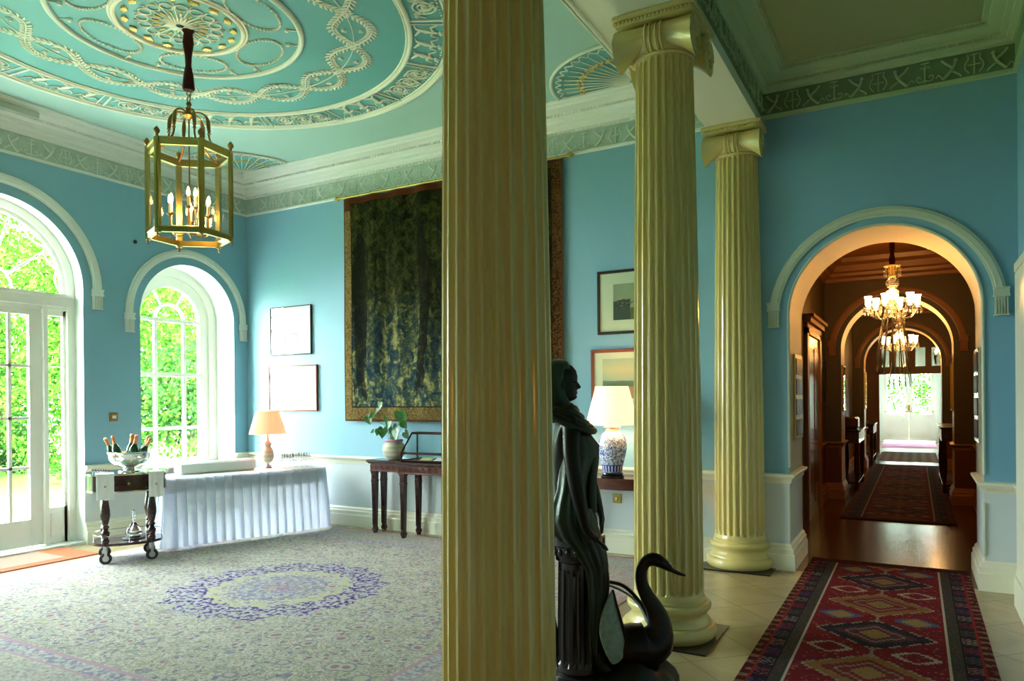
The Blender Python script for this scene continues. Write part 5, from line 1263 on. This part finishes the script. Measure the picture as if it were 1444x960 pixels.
def chandelier(label, x_, y_, zb):
    t = thing('chandelier', label, 'chandelier', (x_, y_, zb), 0, 'crystal chandeliers of the corridor')
    top = KZ-zb; rings = []
    for r_, z_ in ((.03, .56+.16), (.036, .78), (.022, .85), (.030, .95), (.022, top)): rings.append([(r_*(1+.1*(k % 2))*cos(2*pi*k/16), r_*(1+.1*(k % 2))*sin(2*pi*k/16), z_) for k in range(16)])
    b = MB(); b.loft(rings); b.build('chain_sleeve', m_maroon, t, ang=60)
    b = MB(); b.lathe([(.0, .08), (.03, .09), (.05, .13), (.02, .18), (.06, .24), (.03, .30), (.07, .34), (.07, .40), (.03, .43), (.015, .45)], 16); b.build('crystal_stem', m_crystal, t, ang=30)
    b = MB(); b.sphere((0, 0, .50), .075, 6); b.build('crystal_ball', m_crystal, t, smooth=False)
    b = MB(); b.lathe([(.09, .70), (.095, .71), (.05, .72), (.04, .58), (.03, .57)], 20); b.build('canopy_ring', m_gold, t)
    b = MB()
    for k in range(16): a_ = 2*pi*k/16; b.lathe([(0, -.07), (.009, -.05), (.005, -.01), (.001, 0)], 5, (.09*cos(a_), .09*sin(a_), .70)); b.lathe([(0, -.07), (.009, -.05), (.005, -.01), (.001, 0)], 5, (.09*cos(a_), .09*sin(a_), .64))
    b.build('canopy_prisms', m_crystal, t, smooth=False)
    for k in range(6):
        a_ = 2*pi*k/6+.25; c_ = (.27*cos(a_), .27*sin(a_), .20); P_ = lambda r_, z_: (r_*cos(a_), r_*sin(a_), z_)
        b = MB(); b.tube(bez([P_(.03, .16), P_(.10, .08), P_(.20, .09), c_], 6), .010, 6); b.lathe([(.01, 0), (.05, .012), (.055, .02), (.015, .02)], 14, c_); arm = b.build('arm', m_crystal, t)
        b = MB()
        for j in range(8): g_ = 2*pi*j/8; b.lathe([(0, -.09), (.011, -.065), (.006, -.02), (.001, 0)], 5, (c_[0]+.05*cos(g_), c_[1]+.05*sin(g_), c_[2]+.01))
        b.build('prisms', m_crystal, arm, smooth=False)
        MB().lathe([(.020, .02), (.034, .05), (.034, .11), (.045, .15)], 14, c_).build('glass_shade', m_shadeg, arm)
    b = MB()
    for k in range(12): a_ = 2*pi*k/12; b.tube([(.10*cos(a_)*s_+.0, .10*sin(a_)*s_, .30-.22*s_*s_) for s_ in (.2, .6, 1, 1.5, 2)], .007, 5)
    b.build('bead_swags', m_crystal, t)
    return t
ch = chandelier('lit crystal chandelier with six shades hanging in the first corridor bay', -.245, 9.9, 2.42)
ch2 = chandelier('farther lit crystal chandelier, beyond the second arch', -.265, 15.0, 2.30)
for c_ in (ch, ch2): l = light('chandelier_light', 'POINT', (0, 0, .32), 50, (1, .44, .09), .15); l.parent = c_
t = thing('stand_in_sconce', 'added lit sconce standing in for a chandelier reflection, right side of the third arch', 'sconce', (AX+AR, 17.8, 2.42)); MB().bbox(-.02, 0, -.04, .04, -.08, .08, .004).build('backplate', m_brass, t, smooth=False); MB().tube(bez([(-.01, 0, 0), (-.06, 0, -.03), (-.09, 0, .02)], 5), .008, 6).build('bracket', m_brass, t); MB().lathe([(.01, .02), (.022, .04), (.028, .08), (.012, .12), (0, .13)], 12, (-.09, 0, 0)).build('glass_shade', m_bulb, t); l = light('third_bay_fill', 'POINT', (-.12, .2, .08), 22, (1, .52, .15), .04); l.parent = t  # added in place of a reflection in glass; its light brightens the third bay

# ------------------------------------------------------------------ garden
m_fol = []
for nm, a_, c_ in (('fresh green foliage', (.013, .055, .006), (.062, .18, .016)), ('dark green foliage', (.007, .028, .008), (.026, .08, .014))):
    q = Mat(nm, rough=.8, spec=0.); q.color(q.mix(q.noise(3, 4), a_, c_)); m_fol.append(q.m)
m_bark = M('brown bark', (.10, .07, .045), .9)
def foliage(n, rx, ry, rz_, zc, leaf, mat, parent, seed):
    rn = random.Random(seed); b = MB(); blobs = [(rn.uniform(-.6, .6)*rx, rn.uniform(-.6, .6)*ry, zc+rn.uniform(-.7, .7)*rz_, rn.uniform(.35, .6)) for _ in range(14)]
    for i in range(n):
        bx_, by_, bz_, s = blobs[i % 14]; v = Vector((rn.gauss(0, 1), rn.gauss(0, 1), rn.gauss(0, 1))).normalized()*rn.uniform(.75, 1.02)
        c_ = Vector((bx_+v.x*rx*s, by_+v.y*ry*s, bz_+v.z*rz_*s)); a_ = Vector((rn.gauss(0, 1), rn.gauss(0, 1), rn.gauss(0, 1))).normalized(); d_ = a_.orthogonal().normalized(); L_ = leaf*rn.uniform(.6, 1.3)
        b.add([c_-a_*L_, c_+d_*L_*.5, c_+a_*L_, c_-d_*L_*.5], [(0, 1, 2, 3)])
    me = bpy.data.meshes.new('crown'); me.from_pydata(b.v, [], b.f); me.materials.append(mat); o = bpy.data.objects.new('crown', me); COL.objects.link(o); o.parent = parent; return o
def tree(name, label, loc, rx, rz_, zc, mat, seed, leaf=.055, n=26000, cat='tree'):
    t = thing(name, label, cat, loc, 0, 'trees of the garden'); MB().tube([(0, 0, -.12), (.05, 0, zc*.5), (0, .05, zc)], [.22, .16, .08], 8).build('trunk', m_bark, t)
    foliage(n, rx, rx, rz_, zc, leaf, mat, t, seed); return t
T0 = tree('garden_tree', 'leafy bright green tree filling the right arched window', (-14.5, 8.6, 0), 2.6, 3.0, 3.2, m_fol[0], 1)
T1 = tree('garden_tree', 'darker green tree seen low through the right arched window', (-13.0, 9.8, 0), 1.8, 1.4, 1.5, m_fol[1], 2, .06, 9000)
dup(T0, (-17.5, 12.5, .5), 1.3, 'tall bright green tree at the right edge of the arched window')
dup(T0, (-18.0, 6.6, 0), 2.2, 'bright green tree seen through the fanlight of the french door')
dup(T1, (-19.0, 8.2, -.4), .7, 'low dark green bush seen through the right pane of the french door')
dup(T0, (-21.0, 10.0, .6), 3.3, 'distant green tree between the door and the window view')
dup(T1, (-17.0, 4.6, -.6), 2.9, 'low dark bush beyond the terrace on the left of the french door')
dup(T0, (-1.4, 36.0, -.8), .4, 'green tree outside the far garden doors, left')
dup(T0, (2.2, 35.0, -.6), 1.9, 'green tree outside the far garden doors, right')
dup(T0, (-24.0, 15.5, 1.), 1.0, 'farthest bright green tree behind the window trees')
